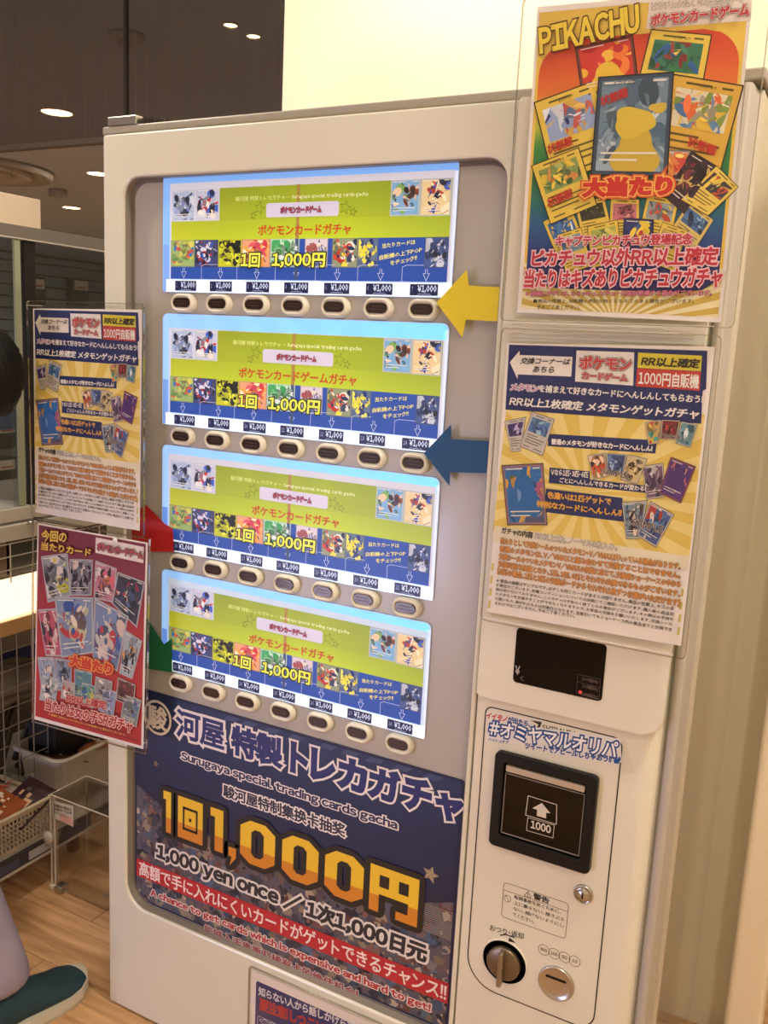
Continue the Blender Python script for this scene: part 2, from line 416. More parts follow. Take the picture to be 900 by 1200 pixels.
# ceiling fittings -------------------------------------------------
LAMPM = mat('lamp_glow', (255, 226, 190), .5, emit=14)
RINGM = mat('white_lamp_ring', (226, 220, 208), .4)
NAMES = ['bright recessed downlight behind the glass screen, largest near the left edge', 'small bright downlight just above the showcase rail', 'downlight half hidden by the machine top left corner',
         'left one of two narrow spot lamps near the pillar', 'right one of two narrow spot lamps near the pillar', 'downlight over the front left half of the machine',
         'downlight over the front right half of the machine', 'downlight above the machine top near the back wall', 'downlight above the pillar right of the machine',
         'downlight over the floor left of the machine', 'downlight behind the viewer, middle', 'downlight behind the viewer, right', 'downlight behind the viewer, left',
         'downlight over the aisle left of the showcase']
for (x, y, r, wt), nm in zip(LAMPS, NAMES):
    t = thing('downlight', nm, 'ceiling light', (x, y, CEIL), 'recessed downlights in the ceiling')
    lathe('lamp_ring', [(r, 0), (r * 1.18, 0), (r * 1.2, -.003), (r * 1.15, -.007), (r * 1.02, -.008), (r, -.004)], (x, y, CEIL), 'Z', RINGM, t)
    lathe('lamp_lens', [(r * 1.01, -.001), (r * .98, -.004)], (x, y, CEIL), 'Z', LAMPM, t)
    ld = bpy.data.lights.new('downlight_lamp', 'AREA'); ld.shape = 'DISK'; ld.size = r * 1.9; ld.energy = wt; ld.color = WARM
    lo = bpy.data.objects.new('downlight_lamp', ld); COL.objects.link(lo); lo.parent = t; lo.location = (0, 0, -.012)
t = thing('ceiling_vent', 'large round ceiling air vent with raised rings, at the left edge', 'vent', (-5.35, 3.72, CEIL))
lathe('vent_cone', [(.62, 0), (.60, -.05), (.50, -.035), (.47, -.02), (.46, -.002)], (-5.35, 3.72, CEIL), 'Z', mat('vent_grey', (176, 168, 156), .4), t)
lathe('vent_ring', [(.45, -.001), (.44, -.06), (.36, -.05), (.33, -.015), (.32, -.001)], (-5.35, 3.72, CEIL), 'Z', mat('vent_grey2', (200, 192, 180), .4), t)
lathe('vent_disc', [(.30, -.001), (.28, -.07), (.10, -.055), (.0, -.05)], (-5.35, 3.72, CEIL), 'Z', mat('vent_grey2', (0, 0, 0)), t)
t = thing('smoke_detector', 'small round smoke detector behind the glass joint', 'detector', (-1.796, 1.73, CEIL))
lathe('detector_base', [(.075, 0), (.078, -.015), (.06, -.03), (.0, -.032)], (-1.796, 1.73, CEIL), 'Z', mat('detector_grey', (196, 186, 170), .5), t)
lathe('sensor_head', [(.035, -.028), (.03, -.055), (.0, -.058)], (-1.796, 1.73, CEIL), 'Z', mat('detector_grey', (0, 0, 0)), t)
t = thing('sprinkler_head', 'little grey sprinkler head hanging from the ceiling between the vent and a downlight', 'sprinkler', (-5.5, 4.72, CEIL))
box('sprinkler_body', -5.56, -5.44, 4.66, 4.78, CEIL - .07, CEIL, mat('sprinkler_grey', (176, 166, 152), .5), t, .01)
lathe('sprinkler_nozzle', [(.03, -.06), (.02, -.11), (.0, -.115)], (-5.5, 4.72, CEIL), 'Z', mat('sprinkler_grey', (0, 0, 0)), t, 12)
# hanging glass smoke barrier
GY = .95
t = thing('glass_smoke_barrier', 'hanging wired glass screen under the ceiling with a dark bottom rail', 'glass screen', (-.213, GY, 2.07))
jx = at(148, 40, Y=GY).x
for a, b in ((jx + .004, -.215), (-5.0, jx - .004)): box('glass_pane', a, b, GY - .003, GY + .003, 2.083, CEIL, GLASS, t)
box('joint_strip', jx - .006, jx + .006, GY - .006, GY + .006, 2.07, CEIL, DARKM, t)
box('bottom_rail', -5.0, -.215, GY - .014, GY + .012, 2.066, 2.086, mat('barrier_rail', (92, 80, 66), .5), t, .003)
bm = bmesh.new()
for k in range(1, 60):
    x = -.24 - k * .045
    bm_box(bm, x - .0002, x + .0002, GY - .0008, GY + .0008, 2.086, CEIL)
o = bm_out('embedded_wires', bm, mat('wire_dark', (150, 136, 116), .5), t); o['kind'] = 'stuff'
# ================================================================== THE VENDING MACHINE
VM = thing('vending_machine', 'large cream card vending machine with four backlit display rows', 'vending machine', (.39, .37, 0))
FY = -.021                                                        # front of door frame
XL, XR, ZT = -.170, .6455, 1.828
box('cabinet_body', -.172, .972, .045, .605, .03, 1.835, SIDE, VM, .006)
box('cabinet_top', -.205, .975, .012, .608, 1.836, 1.852, mat('top_edge_grey', (150, 142, 130), .4), VM, .003)
box('plinth', -.165, .955, .05, .60, .0, .03, mat('plinth_grey', (92, 88, 84), .6), VM)
IX0, IX1, IZ0, IZ1 = -.120, .637, .262, 1.751
ring('door_frame', rrect(XL, XR, .006, ZT, (.006, .002, .002, .006), 6), rrect(IX0, IX1, IZ0, IZ1, (.055, .03, .035, .035), 6), FY, .0, CREAM, VM, .003)
box('door_backing', XL + .002, .95, .004, .044, .008, ZT - .002, CREAM, VM)
ring('recess_liner', rrect(IX0 - .0005, IX1 + .0005, IZ0 - .0005, IZ1 + .0005, (.055, .03, .035, .035), 6), rrect(IX0 + .0015, IX1 - .0015, IZ0 + .0015, IZ1 - .0015, (.053, .028, .033, .033), 6), FY + .005, .002, GREYW, VM)
plate('front_panel', rrect(IX0 - .001, IX1 + .001, IZ0 - .001, IZ1 + .001, (.05, .03, .034, .034), 6), .002, .006, PANELG, VM)
ring('window_gasket', rrect(IX0 + .001, IX1 - .001, IZ0 + .001, IZ1 - .001, (.053, .029, .034, .034), 6), rrect(IX0 + .007, IX1 - .004, IZ0 + .006, IZ1 - .007, (.05, .027, .032, .032), 6), -.001, .0025, mat('gasket_grey', (120, 112, 106), .5), VM, .001)
# control column: outline in XY swept up
def column(name, pts, z0, z1, m, parent):
    bm = bmesh.new(); a = [bm.verts.new((x, y, z0)) for x, y in pts]; b = [bm.verts.new((x, y, z1)) for x, y in pts]; n = len(pts)
    bm.faces.new(a[::-1]); bm.faces.new(b)
    for i in range(n): bm.faces.new((a[i], a[(i + 1) % n], b[(i + 1) % n], b[i]))
    return bm_out(name, bm, m, parent)
def arcp(cx, cy, r, a0, a1, k): return [(cx + r * math.cos(math.radians(a0 + (a1 - a0) * i / k)), cy + r * math.sin(math.radians(a0 + (a1 - a0) * i / k))) for i in range(k + 1)]
column('control_column', [(.6485, .003), (.6485, FY + .002)] + [(.650, FY)] + arcp(.915, FY + .03, .03, -90, 0, 8) + [(.945, .003)], .006, ZT, CREAM2, VM)
column('side_trim', [(.947, .044), (.947, .0)] + arcp(.955, -.004, .008, 180, 360, 6) + [(.966, .044)], .006, ZT, TRIMG, VM)
plate('upper_cover', rrect(.6515, .9435, .921, ZT - .001, (.004, .028, .004, .004), 6), -.034, FY + .001, CREAM2, VM, .004)
# black display window
q = [(606, 735), (711, 755.5), (705.5, 822), (601, 799)]
Q = [xz(p, -.0345) for p in q]; dx0, dx1 = (Q[0][0] + Q[3][0]) / 2, (Q[1][0] + Q[2][0]) / 2; dz1, dz0 = (Q[0][1] + Q[1][1]) / 2, (Q[2][1] + Q[3][1]) / 2
dw = plate('amount_display', rrect(dx0, dx1, dz0, dz1, .006), -.0352, -.033, BLACKG, VM, .0006)
ink = Ink(-.0354)
ink.text('¥', (603.5, 790), (609, 791), (604, 780), [(.02, (170, 165, 160))]); ink.text('C', (609.5, 797), (614, 798), (609.8, 792), [(.01, (110, 105, 100))])
for i, (s, yy) in enumerate((('1000円硬貨中止', 797.5), ('100円硬貨中止', 806), ('10円硬貨中止', 815.5))):
    ink.text(s, (682, yy), (701, yy + 4.3), (682.3, yy - 4.6), [(.005, (112, 88, 84))], res=1)
ink.line([xz(p, ink.Y) for p in ((677, 790), (703.5, 796), (702, 819.5))], .0005, (80, 70, 68)); ink.line([xz(p, ink.Y) for p in ((677, 799), (703, 805.5))], .0005, (80, 70, 68)); ink.line([xz(p, ink.Y) for p in ((677, 790), (675.5, 812), (702, 819.5))], .0005, (80, 70, 68))
ink.out('display_lettering', dw)
lx, lz = xz((680, 811), -.0354)
ind = Ink(-.0355); ind.ell(lx, lz, .0026, .0026, (255, 60, 60), 1); ind.out('indicator_light', dw, LITW)
# inlaid black outline on the lower panel, drawn as a thin strip
ink = Ink(FY - .0002)
ink.line(rrect(.6645, .8865, .398, .902, (.055, .03, .016, .012), 8), .0021, (34, 26, 22), 1, True)
ink.out('panel_outline', VM)
# bill slot
BZ0, BZ1, BX0, BX1 = .6705, .8345, .6895, .858
bill = ring('bill_slot', rrect(BX0, BX1, BZ0, BZ1, .009), rrect(BX0 + .017, BX1 - .017, BZ0 + .022, BZ1 - .016, .003), FY - .012, FY + .002, BLACKP, VM, .003)
plate('slot_backing', rrect(BX0 + .010, BX1 - .010, BZ0 + .014, BZ1 - .010, .003), FY - .0005, FY + .001, BLACKG, bill)
box('slot_lip', BX0 + .020, BX1 - .019, FY - .011, FY + .001, BZ1 - .030, BZ1 - .019, mat('lip_silver', (186, 176, 160), .3, metal=.4), bill, .0015)
plate('clear_flap', rrect(BX0 + .020, BX1 - .019, BZ0 + .027, BZ1 - .033, .003), FY - .0075, FY - .0065, clear_mat('smoked_flap', (.6, .6, .6), .02, .05, .2), bill, .0004)
for zz in (BZ0 + .026, BZ1 - .034): box('flap_edge', BX0 + .020, BX1 - .019, FY - .0082, FY - .0062, zz - .0008, zz + .0008, mat('flap_edge', (130, 124, 118), .2), bill)
for xx in (BX0 + .020, BX1 - .019): box('flap_edge', xx - .0006, xx + .0006, FY - .0082, FY - .0062, BZ0 + .026, BZ1 - .034, mat('flap_edge', (0, 0, 0)), bill)
box('slot_sill', BX0 + .018, BX1 - .018, FY - .009, FY, BZ0 + .015, BZ0 + .022, BLACKG, bill, .001)
ink = Ink(FY - .0083); ly = ink.Y
P = lambda *a: [xz(p, ly) for p in a]
ink.line(P((619, 932.5), (616, 955), (652, 966), (652.5, 943), (619, 932.5)), .0011, (205, 196, 182), 1)
ink.px([(635, 941), (645, 953), (640, 952.5), (640, 959), (629, 956), (629.5, 949), (624, 947)], (205, 196, 182), 1)
ink.line(P((618.5, 958), (617, 973), (648, 982), (649.5, 967), (618.5, 958)), .0009, (205, 196, 182), 1)
ink.text('1000', (622, 970), (645, 976.5), (622.5, 961.5), [(.03, (215, 206, 192))], 1, 3)
ink.out('slot_symbols', bill)
# lock
lk = lathe('lock', [(.0155, 0), (.0155, .004), (.0135, .0055), (.0125, .0035), (.0125, .003), (.0105, .0075), (.0, .0078)], (.8505, FY, .6315), 'Y', CHROME, VM)
box('keyhole', .8493, .8517, FY - .0082, FY - .0072, .6265, .6365, BLACKP, lk)
# coin return knob
kx, kz = .7302, .4620
kb = lathe('coin_return_knob', [(.0395, 0), (.0395, .0012), (.038, .0012), (.038, .0006), (.0, .0006)], (kx, FY, kz), 'Y', BLACKG, VM, 40)
lathe('dial', [(.029, .0006), (.029, .008), (.027, .0095), (.0, .0095)], (kx, FY, kz), 'Y', mat('dial_bronze', (120, 106, 88), .35, metal=.7), kb, 40)
box('thumb_bar', kx - .0045, kx + .0035, FY - .024, FY - .009, kz - .034, kz + .028, mat('thumb_bar_metal', (150, 138, 120), .3, metal=.8), kb, .0025)
lathe('knob_rim', [(.0382, 0), (.0382, .0018), (.0402, .0018), (.0408, 0)], (kx, FY, kz), 'Y', CREAM2, kb, 40)
# coin slot
cx, cz = .8205, .4592
cs = lathe('coin_slot', [(.030, 0), (.030, .003), (.028, .0045), (.026, .003), (.022, .0015), (.010, .0012), (.0, .0012)], (cx, FY, cz), 'Y', CHROME, VM, 40)
box('slot_opening', cx - .018, cx + .016, FY - .0022, FY - .001, cz + .006, cz + .0095, BLACKP, cs)
# printed legends on the lower panel
ink = Ink(FY - .0002); D = (40, 34, 30)
ink.text('おつり・返却', (574, 1090.3), (613.5, 1101), (574.3, 1083.2), [(.012, D)], 1, 2)
ink.line(P((584.5, 1099), (591, 1098.2), (600, 1101.6)), .0022, D, 1); ink.px([(597, 1098.4), (604.5, 1105), (595.5, 1103)], D, 2)
ink.out('return_legend', VM); ink = Ink(FY - .0002)
ink.line(rrect(.7185, .8285, .5425, .6055, .006), .0008, D, 1, True)
ink.line([(.7185, .5915), (.8285, .5915)], .0008, D, 1)
ink.line([(.7545, .5935), (.7605, .6035), (.7665, .5935)], .0009, D, 1, True); ink.line([(.7605, .6000), (.7605, .5963)], .001, D, 1); ink.line([(.7605, .5948), (.7605, .5946)], .001, D, 1)
ink.glyphs('警告', (.770, .5935), (.7965, .5935), (.770, .6040), [(.03, D)], 1, 2)
ink.line([(.7265 + .006 * math.cos(a * .5236), .578 + .006 * math.sin(a * .5236)) for a in range(12)], .0008, D, 1, True); ink.line([(.7225, .582), (.7305, .574)], .0008, D, 1)
for i, (s, xe) in enumerate((('転倒事故を防ぐために、', .817), ('上に乗らない、揺さぶら', .824), ('ない、傾けないようにし', .824), ('てください。', .775))):
    zz = .5825 - i * .0108; ink.glyphs(s, (.738, zz), (xe, zz), (.738, zz + .0068), [(.012, D)], 1, 1)
ink.out('caution_label', VM); ink = Ink(FY - .0002)
for s, (u, v) in zip(('500', '100', '50', '10'), ((637.3, 1113), (649.5, 1117.5), (661.5, 1121.8), (673.5, 1126.2))):
    x, z = xz((u, v), FY); ink.line([(x + .0092 * math.cos(a * .3927), z + .0092 * math.sin(a * .3927)) for a in range(16)], .0008, D, 1, True)
    wd = .0055 if len(s) == 3 else .0042; ink.glyphs(s, (x - wd, z - .0028), (x + wd, z - .0028), (x - wd, z + .003), [(.02, D)], 1, 2)
ink.out('coin_legend', VM); ink = Ink(FY - .0002)
ink.text('SHIBAURA', (635, 855.5), (675, 864), (635.5, 849), [(.02, D)], 1, 2)
ink.px([(622, 844), (635, 846), (633.5, 851), (629.5, 856), (627.5, 855), (631, 849)], D, 1); ink.px([(622, 852), (626.5, 849), (630, 856), (626, 855)], D, 1)
ink.out('maker_name', VM)
# ------------------------------------------------------------------ push buttons 4 x 7
ZB0, DZB, PB = 1.5274, .24699, .082
def make_button(xc, zb):
    bm = bmesh.new(); bx = xc + .0115
    prof = [(.0265, .0172, .002), (.0265, .0172, -.006), (.0245, .0155, -.0105), (.0225, .0138, -.0118), (.0215, .0118, -.0115), (.0210, .0105, -.0080), (.0208, .0100, -.0078)]
    loops = []
    for hx, hz, y in prof:
        P_ = rrect(bx - hx, bx + hx, zb + .0005 - hz, zb + .0005 + hz, hz * .995, 6); loops.append([bm.verts.new((x, y, z)) for x, z in P_])
    n = len(loops[0])
    for a, b in zip(loops, loops[1:]):
        for i in range(n): bm.faces.new((a[i], a[(i + 1) % n], b[(i + 1) % n], b[i]))
    bm.faces.new(loops[-1])
    b = bm_out('push_button', bm, CREAM2, VM, smooth=True)
    lx = bx - .001
    plate('button_lens', rrect(lx - .0195, lx + .0195, zb + .001 - .0085, zb + .001 + .0085, .0084, 6), -.0098, -.007, LENS, b, .0012)
    ink = Ink(-.0100)
    for dz in (.003, -.002): ink.rect(lx - .013, lx + .013, zb + .001 + dz - .0005, zb + .001 + dz + .0005, (70, 52, 52), 1)
    ink.out('lens_ridges', b, PRINTG)
    return b
b0 = make_button(0, ZB0); k0 = list(b0.children)
for i in range(4):
    for j in range(7):
        if i == j == 0: continue
        c = copy_obj(b0, VM, b0.location + Vector((j * PB, 0, -i * DZB)))
        for k in k0: copy_obj(k, c)
# ------------------------------------------------------------------ backlit display rows
W_ = (236, 244, 255)
def display_row(i):
    zb = ZB0 - i * DZB; top = .2225 if i == 0 else .2278
    r = .002 if i == 0 else .011
    win = plate('display_window', rrect(-.041, .550, zb + .0195, zb + top, (.004, .006, r, r), 5), -.0012, .003, LITW if False else mat('window_plastic', (200, 214, 235), .3), VM, .0005)
    Y = -.0013
    ink = Ink(Y)
    X0, X1 = -.0405, .5495
    blue = (120, 172, 240) if i == 0 else (150, 196, 252)
    ink.poly(rrect(X0, X1, zb + .020, zb + top - .0005, (.004, .006, r, r), 5), blue, 0)
    if i: ink.poly([(X0 + .012, zb + .2005), (X1 - .004, zb + .2005), (X1 - .004, zb + top - .006), (X1 - .010, zb + top - .002), (X0 + .012, zb + top - .002)], [(140, 190, 250), (120, 212, 240), (120, 212, 240), (120, 212, 240), (140, 190, 250)], 1)
    ink.rect(X0 + .001, X0 + .014, zb + .0215, zb + .105, (112, 152, 226) if i < 2 else (96, 140, 220), 1)
    # bright strip round the price tags
    ink.rect(-.030, .5495, zb + .0205, zb + .0425, (228, 242, 255), 1)
    for j in range(8): ink.rect(.045 + (j - 1) * .0812 + .004, .045 + (j - 1) * .0812 + .016, zb + .0205, zb + .0425, (255, 255, 255), 2)
    ink.rect(.5405, .5495, zb + .0425, zb + top - .012, (200, 216, 250), 1)
    ink.out('light_diffuser', win, LITW)
    # paper strip
    ink = Ink(Y - .0003)
    ink.rect(-.0242, .5448, zb + .0435, zb + (.212 if i != 1 else .2015), (206, 210, 226) if i != 3 else (196, 216, 240), 0)
    gx = [-.0205, .09, .20, .32, .4335, .5408]; yl = [(176, 186, 42), (168, 186, 38), (172, 194, 36), (178, 200, 34), (166, 186, 40), (158, 178, 46)]
    for a in range(5):
        t0, t1 = (.1455, .2005)
        for zlo, zhi, f in ((.1125, .1455, 1.06), (.1455, .2005, .94)):
            if zhi == .2005 and (a == 0): continue
            c = [tuple(min(255, k * f) for k in yl[a]), tuple(min(255, k * f) for k in yl[a + 1])]
            ink.poly([(gx[a], zb + zlo), (gx[a + 1], zb + zlo), (gx[a + 1], zb + zhi), (gx[a], zb + zhi)], [c[0], c[1], tuple(k * .92 for k in c[1]), tuple(k * .92 for k in c[0])], 1)
    ink.rect(-.0215, .5405, zb + .0440, zb + .1125, (36, 76, 168), 1)
    ink.rect(.2535, .2600, zb + .1125, zb + .2010, (164, 130, 60), 1.5)
    ink.rect(.2535, .2600, zb + .0440, zb + .1125, (60, 80, 120), 6)
    for j in range(7):
        xc = .0098 + j * .0845 if j < 2 else .0095 + j * .0825
        ink.line([(xc - .0018, zb + .0635), (xc - .0018, zb + .0565), (xc - .0055, zb + .0565), (xc, zb + .0455), (xc + .0055, zb + .0565), (xc + .0018, zb + .0565), (xc + .0018, zb + .0635)], .0007, (220, 228, 244), 3)
        if j: ink.line([(xc - .043, zb + .0445), (xc - .043, zb + .0665), (xc - .036, zb + .0695), (xc - .005, zb + .0695)], .0008, (190, 205, 235), 8)
    ink.poly(rrect(.1915, .3375, zb + .1485, zb + .1720, .004, 3), (206, 202, 226), 2)
    def star(cx, cz, r_):
        P_ = [(cx + (r_ if k % 2 == 0 else r_ * .42) * math.sin(k * math.pi / 5 + .25), cz + (r_ if k % 2 == 0 else r_ * .42) * math.cos(k * math.pi / 5 + .25)) for k in range(10)]
        ink.line(P_, .0006, (70, 72, 20), 3, True)
    for a in ((.1768, .1645, .011), (.1647, .1523, .007), (.350, .161, .011), (.3651, .1538, .007)): star(a[0], zb + a[1], a[2])
    ink.out('paper_strip', win, LIT)
    # lettering
    ink = Ink(Y - .0014)
    ink.glyphs('駿河屋 特製トレカガチャ -', (.1262, zb + .1770), (.2400, zb + .1770), (.1262, zb + .1850), [(.002, (226, 232, 150))], 1, 1)
    ink.glyphs('Surugaya special trading cards gacha', (.2440, zb + .1765), (.3922, zb + .1765), (.2440, zb + .1845), [(.012, (240, 240, 200))], 1, 1)
    ink.glyphs('ポケモンカードゲーム', (.222, zb + .1545), (.304, zb + .1545), (.222, zb + .1650), [(.09, (60, 34, 60)), (.02, (190, 50, 60))], 1, 1)
    ink.out('header_lettering', win, LIT); ink = Ink(Y - .0014)
    if i == 1: ink.glyphs('ポケモンカードゲームガチャ', (.1400, zb + .1190), (.3850, zb + .1190), (.1400, zb + .1370), [(.022, (190, 62, 26))], 1, 2)
    else: ink.glyphs('ポケモンカードガチャ', (.1760, zb + .1185), (.3625, zb + .1185), (.1760, zb + .1360), [(.022, (190, 62, 26))], 1, 2)
    ink.out('title_lettering', win, LIT); ink = Ink(Y - .0014)
    K = (16, 18, 14); YY = (226, 232, 80)
    for s, a, b in (('1回', .1412, .181), ('1,000円', .208, .3145)): ink.glyphs(s, (a, zb + .0655), (b, zb + .0655), (a + .001, zb + .0885), [(.11, K), (.035, YY)], 12, 2)
    ink.out('price_lettering', win, LIT); ink = Ink(Y - .0014)
    for s, a, b, z0, z1 in (('当たりカードは', .4237, .4830, .0955, .1015), ('自販機の上下POP', .4195, .4960, .0770, .0895), ('をチェック!!', .4400, .4870, .0685, .0770)):
        ink.glyphs(s, (a, zb + z0), (b, zb + z1), (a, zb + z0 + .0075), [(.015, (236, 230, 120))], 12, 1)
    ink.out('caption_lettering', win, LIT)
    for j in range(7):
        xc = .0145 + j * .0812; tagp = plate('price_tag', [(xc - .0245, zb + .0226), (xc + .0245, zb + .0226), (xc + .0245, zb + .0403), (xc - .0245, zb + .0403)], -.0028, -.0016, mat('tag_navy', (22, 30, 76), .35, emit=.25), win)
    for j in range(7):
        ink = Ink(-.00285)
        xc = .0145 + j * .0812
        ink.glyphs('¥1,000', (xc - .0105, zb + .0270), (xc + .0225, zb + .0270), (xc - .0105, zb + .0385), [(.028, (205, 220, 250))], 1, 1)
        ink.glyphs(str(i * 7 + j + 1), (xc - .0215, zb + .0290), (xc - (.0195 if i * 7 + j < 9 else .0150), zb + .0290), (xc - .0215, zb + .0360), [(.01, (150, 165, 215))], 1, 1)
        ink.line([(xc - .011, zb + .0233), (xc - .009, zb + .0248), (xc + .011, zb + .0248), (xc + .013, zb + .0233)], .0007, (170, 186, 235), 1)
        ink.out('tag_lettering', win, LIT)
    # small printed cards
    C = lambda x0, x1, z0, z1, bd, bg, pal, sd, **k: card(win, [(x0, zb + z1), (x1, zb + z1), (x1, zb + z0), (x0, zb + z0)], Y - .0005, bd, bg, pal, sd, m=LIT, edge=False, **k)
    C(-.0195, .0345, .0452 + .1005, .200, (196, 204, 222), (170, 186, 214), [(40, 46, 70), (120, 140, 190), (210, 216, 232), (70, 80, 110)], 11, kind='full', n=20, big=.8)
    C(.0360, .0895, .1455, .2005, (196, 200, 214), (190, 196, 216), [(50, 90, 190), (200, 60, 60), (240, 230, 220), (30, 34, 60)], 12, kind='full', n=20, big=.8)
    C(.4335, .4860, .1455, .2005, (180, 186, 190), (120, 170, 210), [(120, 60, 40), (60, 40, 36), (235, 200, 170), (110, 160, 80)], 13, kind='full', n=20, big=.8)
    C(.4865, .5400, .1445, .2005, (180, 186, 190), (220, 200, 150), [(50, 80, 170), (180, 70, 50), (240, 226, 190), (40, 40, 60)], 14, kind='full', n=20, big=.8)
    S = [(-.0212, .0350, (150, 176, 110), [(200, 90, 70), (60, 120, 190), (190, 190, 90), (110, 150, 90)]), (.0350, .0886, (60, 66, 110), [(150, 40, 50), (60, 90, 170), (200, 200, 220), (30, 30, 50)]),
         (.0886, .1408, (190, 196, 40), [(24, 26, 20), (30, 34, 24), (220, 226, 60)]), (.1408, .2020, (220, 160, 120), [(190, 40, 50), (240, 226, 190), (230, 150, 60), (200, 70, 90)]),
         (.2025, .2620, (190, 220, 200), [(60, 160, 90), (90, 180, 110), (230, 240, 240), (60, 120, 70)]), (.2735, .3190, (210, 200, 210), [(160, 80, 80), (90, 100, 150), (240, 230, 220), (110, 70, 60)]),
         (.3280, .3770, (140, 150, 120), [(220, 200, 60), (40, 50, 80), (190, 60, 40), (230, 230, 220)]), (.3770, .4150, (90, 110, 140), [(220, 216, 70), (230, 220, 90), (30, 50, 120)]),
         (.4990, .5400, (70, 90, 140), [(30, 32, 44), (190, 196, 210), (60, 80, 140)])]
    for k, (a, b, bg, pal) in enumerate(S):
        C(a, b, .0655, .1125, tuple(x * .9 for x in bg), bg, pal, 30 + k, kind='full', n=26, lines=False, base=3, big=.9)
for i in range(4): display_row(i)
# ------------------------------------------------------------------ large banner below the rows
bn = plate('banner_sheet', rrect(-.113, .629, .268, .751, (.04, .015, .008, .008), 5), -.0006, .0025, mat('banner_navy', (18, 28, 72), .4, coat=.1), VM)
BY = -.0008
ink = Ink(BY); rnd = random.Random(3)
NAVY = (14, 24, 66)
pal = [(70, 76, 98), (104, 98, 108), (126, 112, 98), (44, 46, 62), (90, 74, 86), (160, 146, 128), (62, 84, 116), (112, 74, 70), (36, 40, 58)]
gx0, gx1, gz0, gz1 = -.108, .624, .272, .60
ink.rect(gx0, gx1, gz0, gz1, (86, 84, 98), 0)
for k in range(1500):
    cxx, czz = rnd.uniform(gx0, gx1), rnd.uniform(gz0, gz1); f = 1 - k / 1900
    s = rnd.uniform(.004, .024) * f; a = rnd.uniform(0, 3.1); P_ = [(cxx + s * rnd.uniform(.5, 1.2) * math.cos(a + q * 6.283 / 5), czz + s * rnd.uniform(.5, 1.2) * math.sin(a + q * 6.283 / 5)) for q in range(5)]
    c = rnd.choice(pal); j = rnd.uniform(-25, 25); P_ = clipbox(P_, gx0, gx1, gz0, gz1)
    if P_: ink.poly(P_, tuple(max(0, x + j) for x in c), .2 + k * .0011)
ink.rect(gx0, gx0 + .09, .555, .575, (160, 128, 100), 2)
for k in range(14): ink.rect(gx1 - .12, gx1, .50 - k * .004, .5015 - k * .004, (150, 140, 130), 2)
# navy field with a curved lower edge
top = .7475; L_ = []
NN = 36
def arcz(x):
    u = (x - .27) / .40; return .60 - .135 * math.sqrt(max(0, 1 - u * u * .86))
for k in range(NN):
    xa, xb = gx0 + (gx1 - gx0) * k / NN, gx0 + (gx1 - gx0) * (k + 1) / NN
    ink.poly([(xa, arcz(xa)), (xb, arcz(xb)), (xb, top), (xa, top)], [NAVY, NAVY, (22, 44, 92), (22, 44, 92)], 3)
    ink.poly([(xa, arcz(xa)), (xb, arcz(xb)), (xb, arcz(xb) + .006), (xa, arcz(xa) + .006)], (16, 22, 56), 3.5)
for sx, sz, r_, c in ((-.095, .632, .013, (190, 190, 190)), (-.055, .595, .008, (150, 120, 90)), (.577, .560, .017, (176, 160, 130))):
    P_ = [(sx + (r_ if k % 2 == 0 else r_ * .45) * math.sin(k * math.pi / 5 + .2), sz + (r_ if k % 2 == 0 else r_ * .45) * math.cos(k * math.pi / 5 + .2)) for k in range(10)]
    for k in range(10): ink.poly([(sx, sz), P_[k], P_[(k + 1) % 10]], tuple(x * (1 - .18 * (k % 2)) for x in c), 4)
# scattered pale rectangles along the top
for k in range(9):
    x = .1 + k * .055 + rnd.uniform(0, .02); ink.poly([(x, .735), (x + .03, .737), (x + .042, .747), (x + .012, .7465)], (58, 74, 116), 4)
ink.out('banner_artwork', bn, PRINTG)
ink = Ink(BY - .0009); PAPER = (238, 232, 232)
# crest: ringed character
ccx, ccz = -.0655, .7020
def shear(P_): return P_
ccx, ccz = xz((184.5, 841), ink.Y)
ink.ell(ccx, ccz, .0375, .0375, PAPER, 1, 36); ink.ell(ccx, ccz, .0320, .0320, (20, 32, 92), 2, 36)
ink.glyphs('駿', (ccx - .0245, ccz - .024), (ccx + .0245, ccz - .024), (ccx - .0245, ccz + .0245), [(.03, PAPER)], 3, 3)
NV = (28, 40, 110)
def title(s, a, b, z0, z1, g=.12, g2=.03): ink.glyphs(s, (a, z0), (b, z0), (a, z1), [(g, PAPER), (g2, NV)], 1, 3)
def XX(px): return xz(px, BY - .001)
a = XX((207, 862)); b = XX((262, 878)); z0, z1 = .672, .729
title('河屋', a[0], b[0], z0, z1)
a = XX((272, 880)); b = XX((329, 898)); title('特製', a[0], b[0], z0, z1, .12, .05)
for s, (u0, v0), (u1, v1), hz in (('ト', (342, 880), (359, 905), 1), ('レ', (366, 886), (391, 912), 1), ('カ', (398, 892), (428, 930), 1), ('ガ', (434, 900), (467, 940), 1), ('チ', (473, 911), (504, 950), 1), ('ャ', (512, 930), (541, 962), .78)):
    a = XX((u0, (v0 + v1) / 2)); b = XX((u1, (v0 + v1) / 2)); title(s, a[0], b[0], z0 + .002, z0 + .002 + .055 * hz, .12, .06)
LN = [('Surugaya special trading cards gacha', (213, 892), (465, 974.5), (213, 880.5), [(.15, PAPER), (.042, (26, 34, 84))]),
      ('駿河屋特制集换卡抽奖', (262, 933), (404, 981), (262, 919), [(.13, PAPER), (.03, (26, 30, 60))]),
      ('1,000 yen once / 1次1,000日元', (184, 1008), (498, 1131), (185, 987.5), [(.17, (226, 222, 218)), (.055, (36, 34, 44))])]
for s, bl, br, tl, ly in LN: ink.text(s, bl, br, tl, ly, 4, 3)
za = XX((160, 1013))[1]; zb_ = XX((160, 1031))[1]
rx0, rz1 = XX((156, 1010)); rx1 = .626
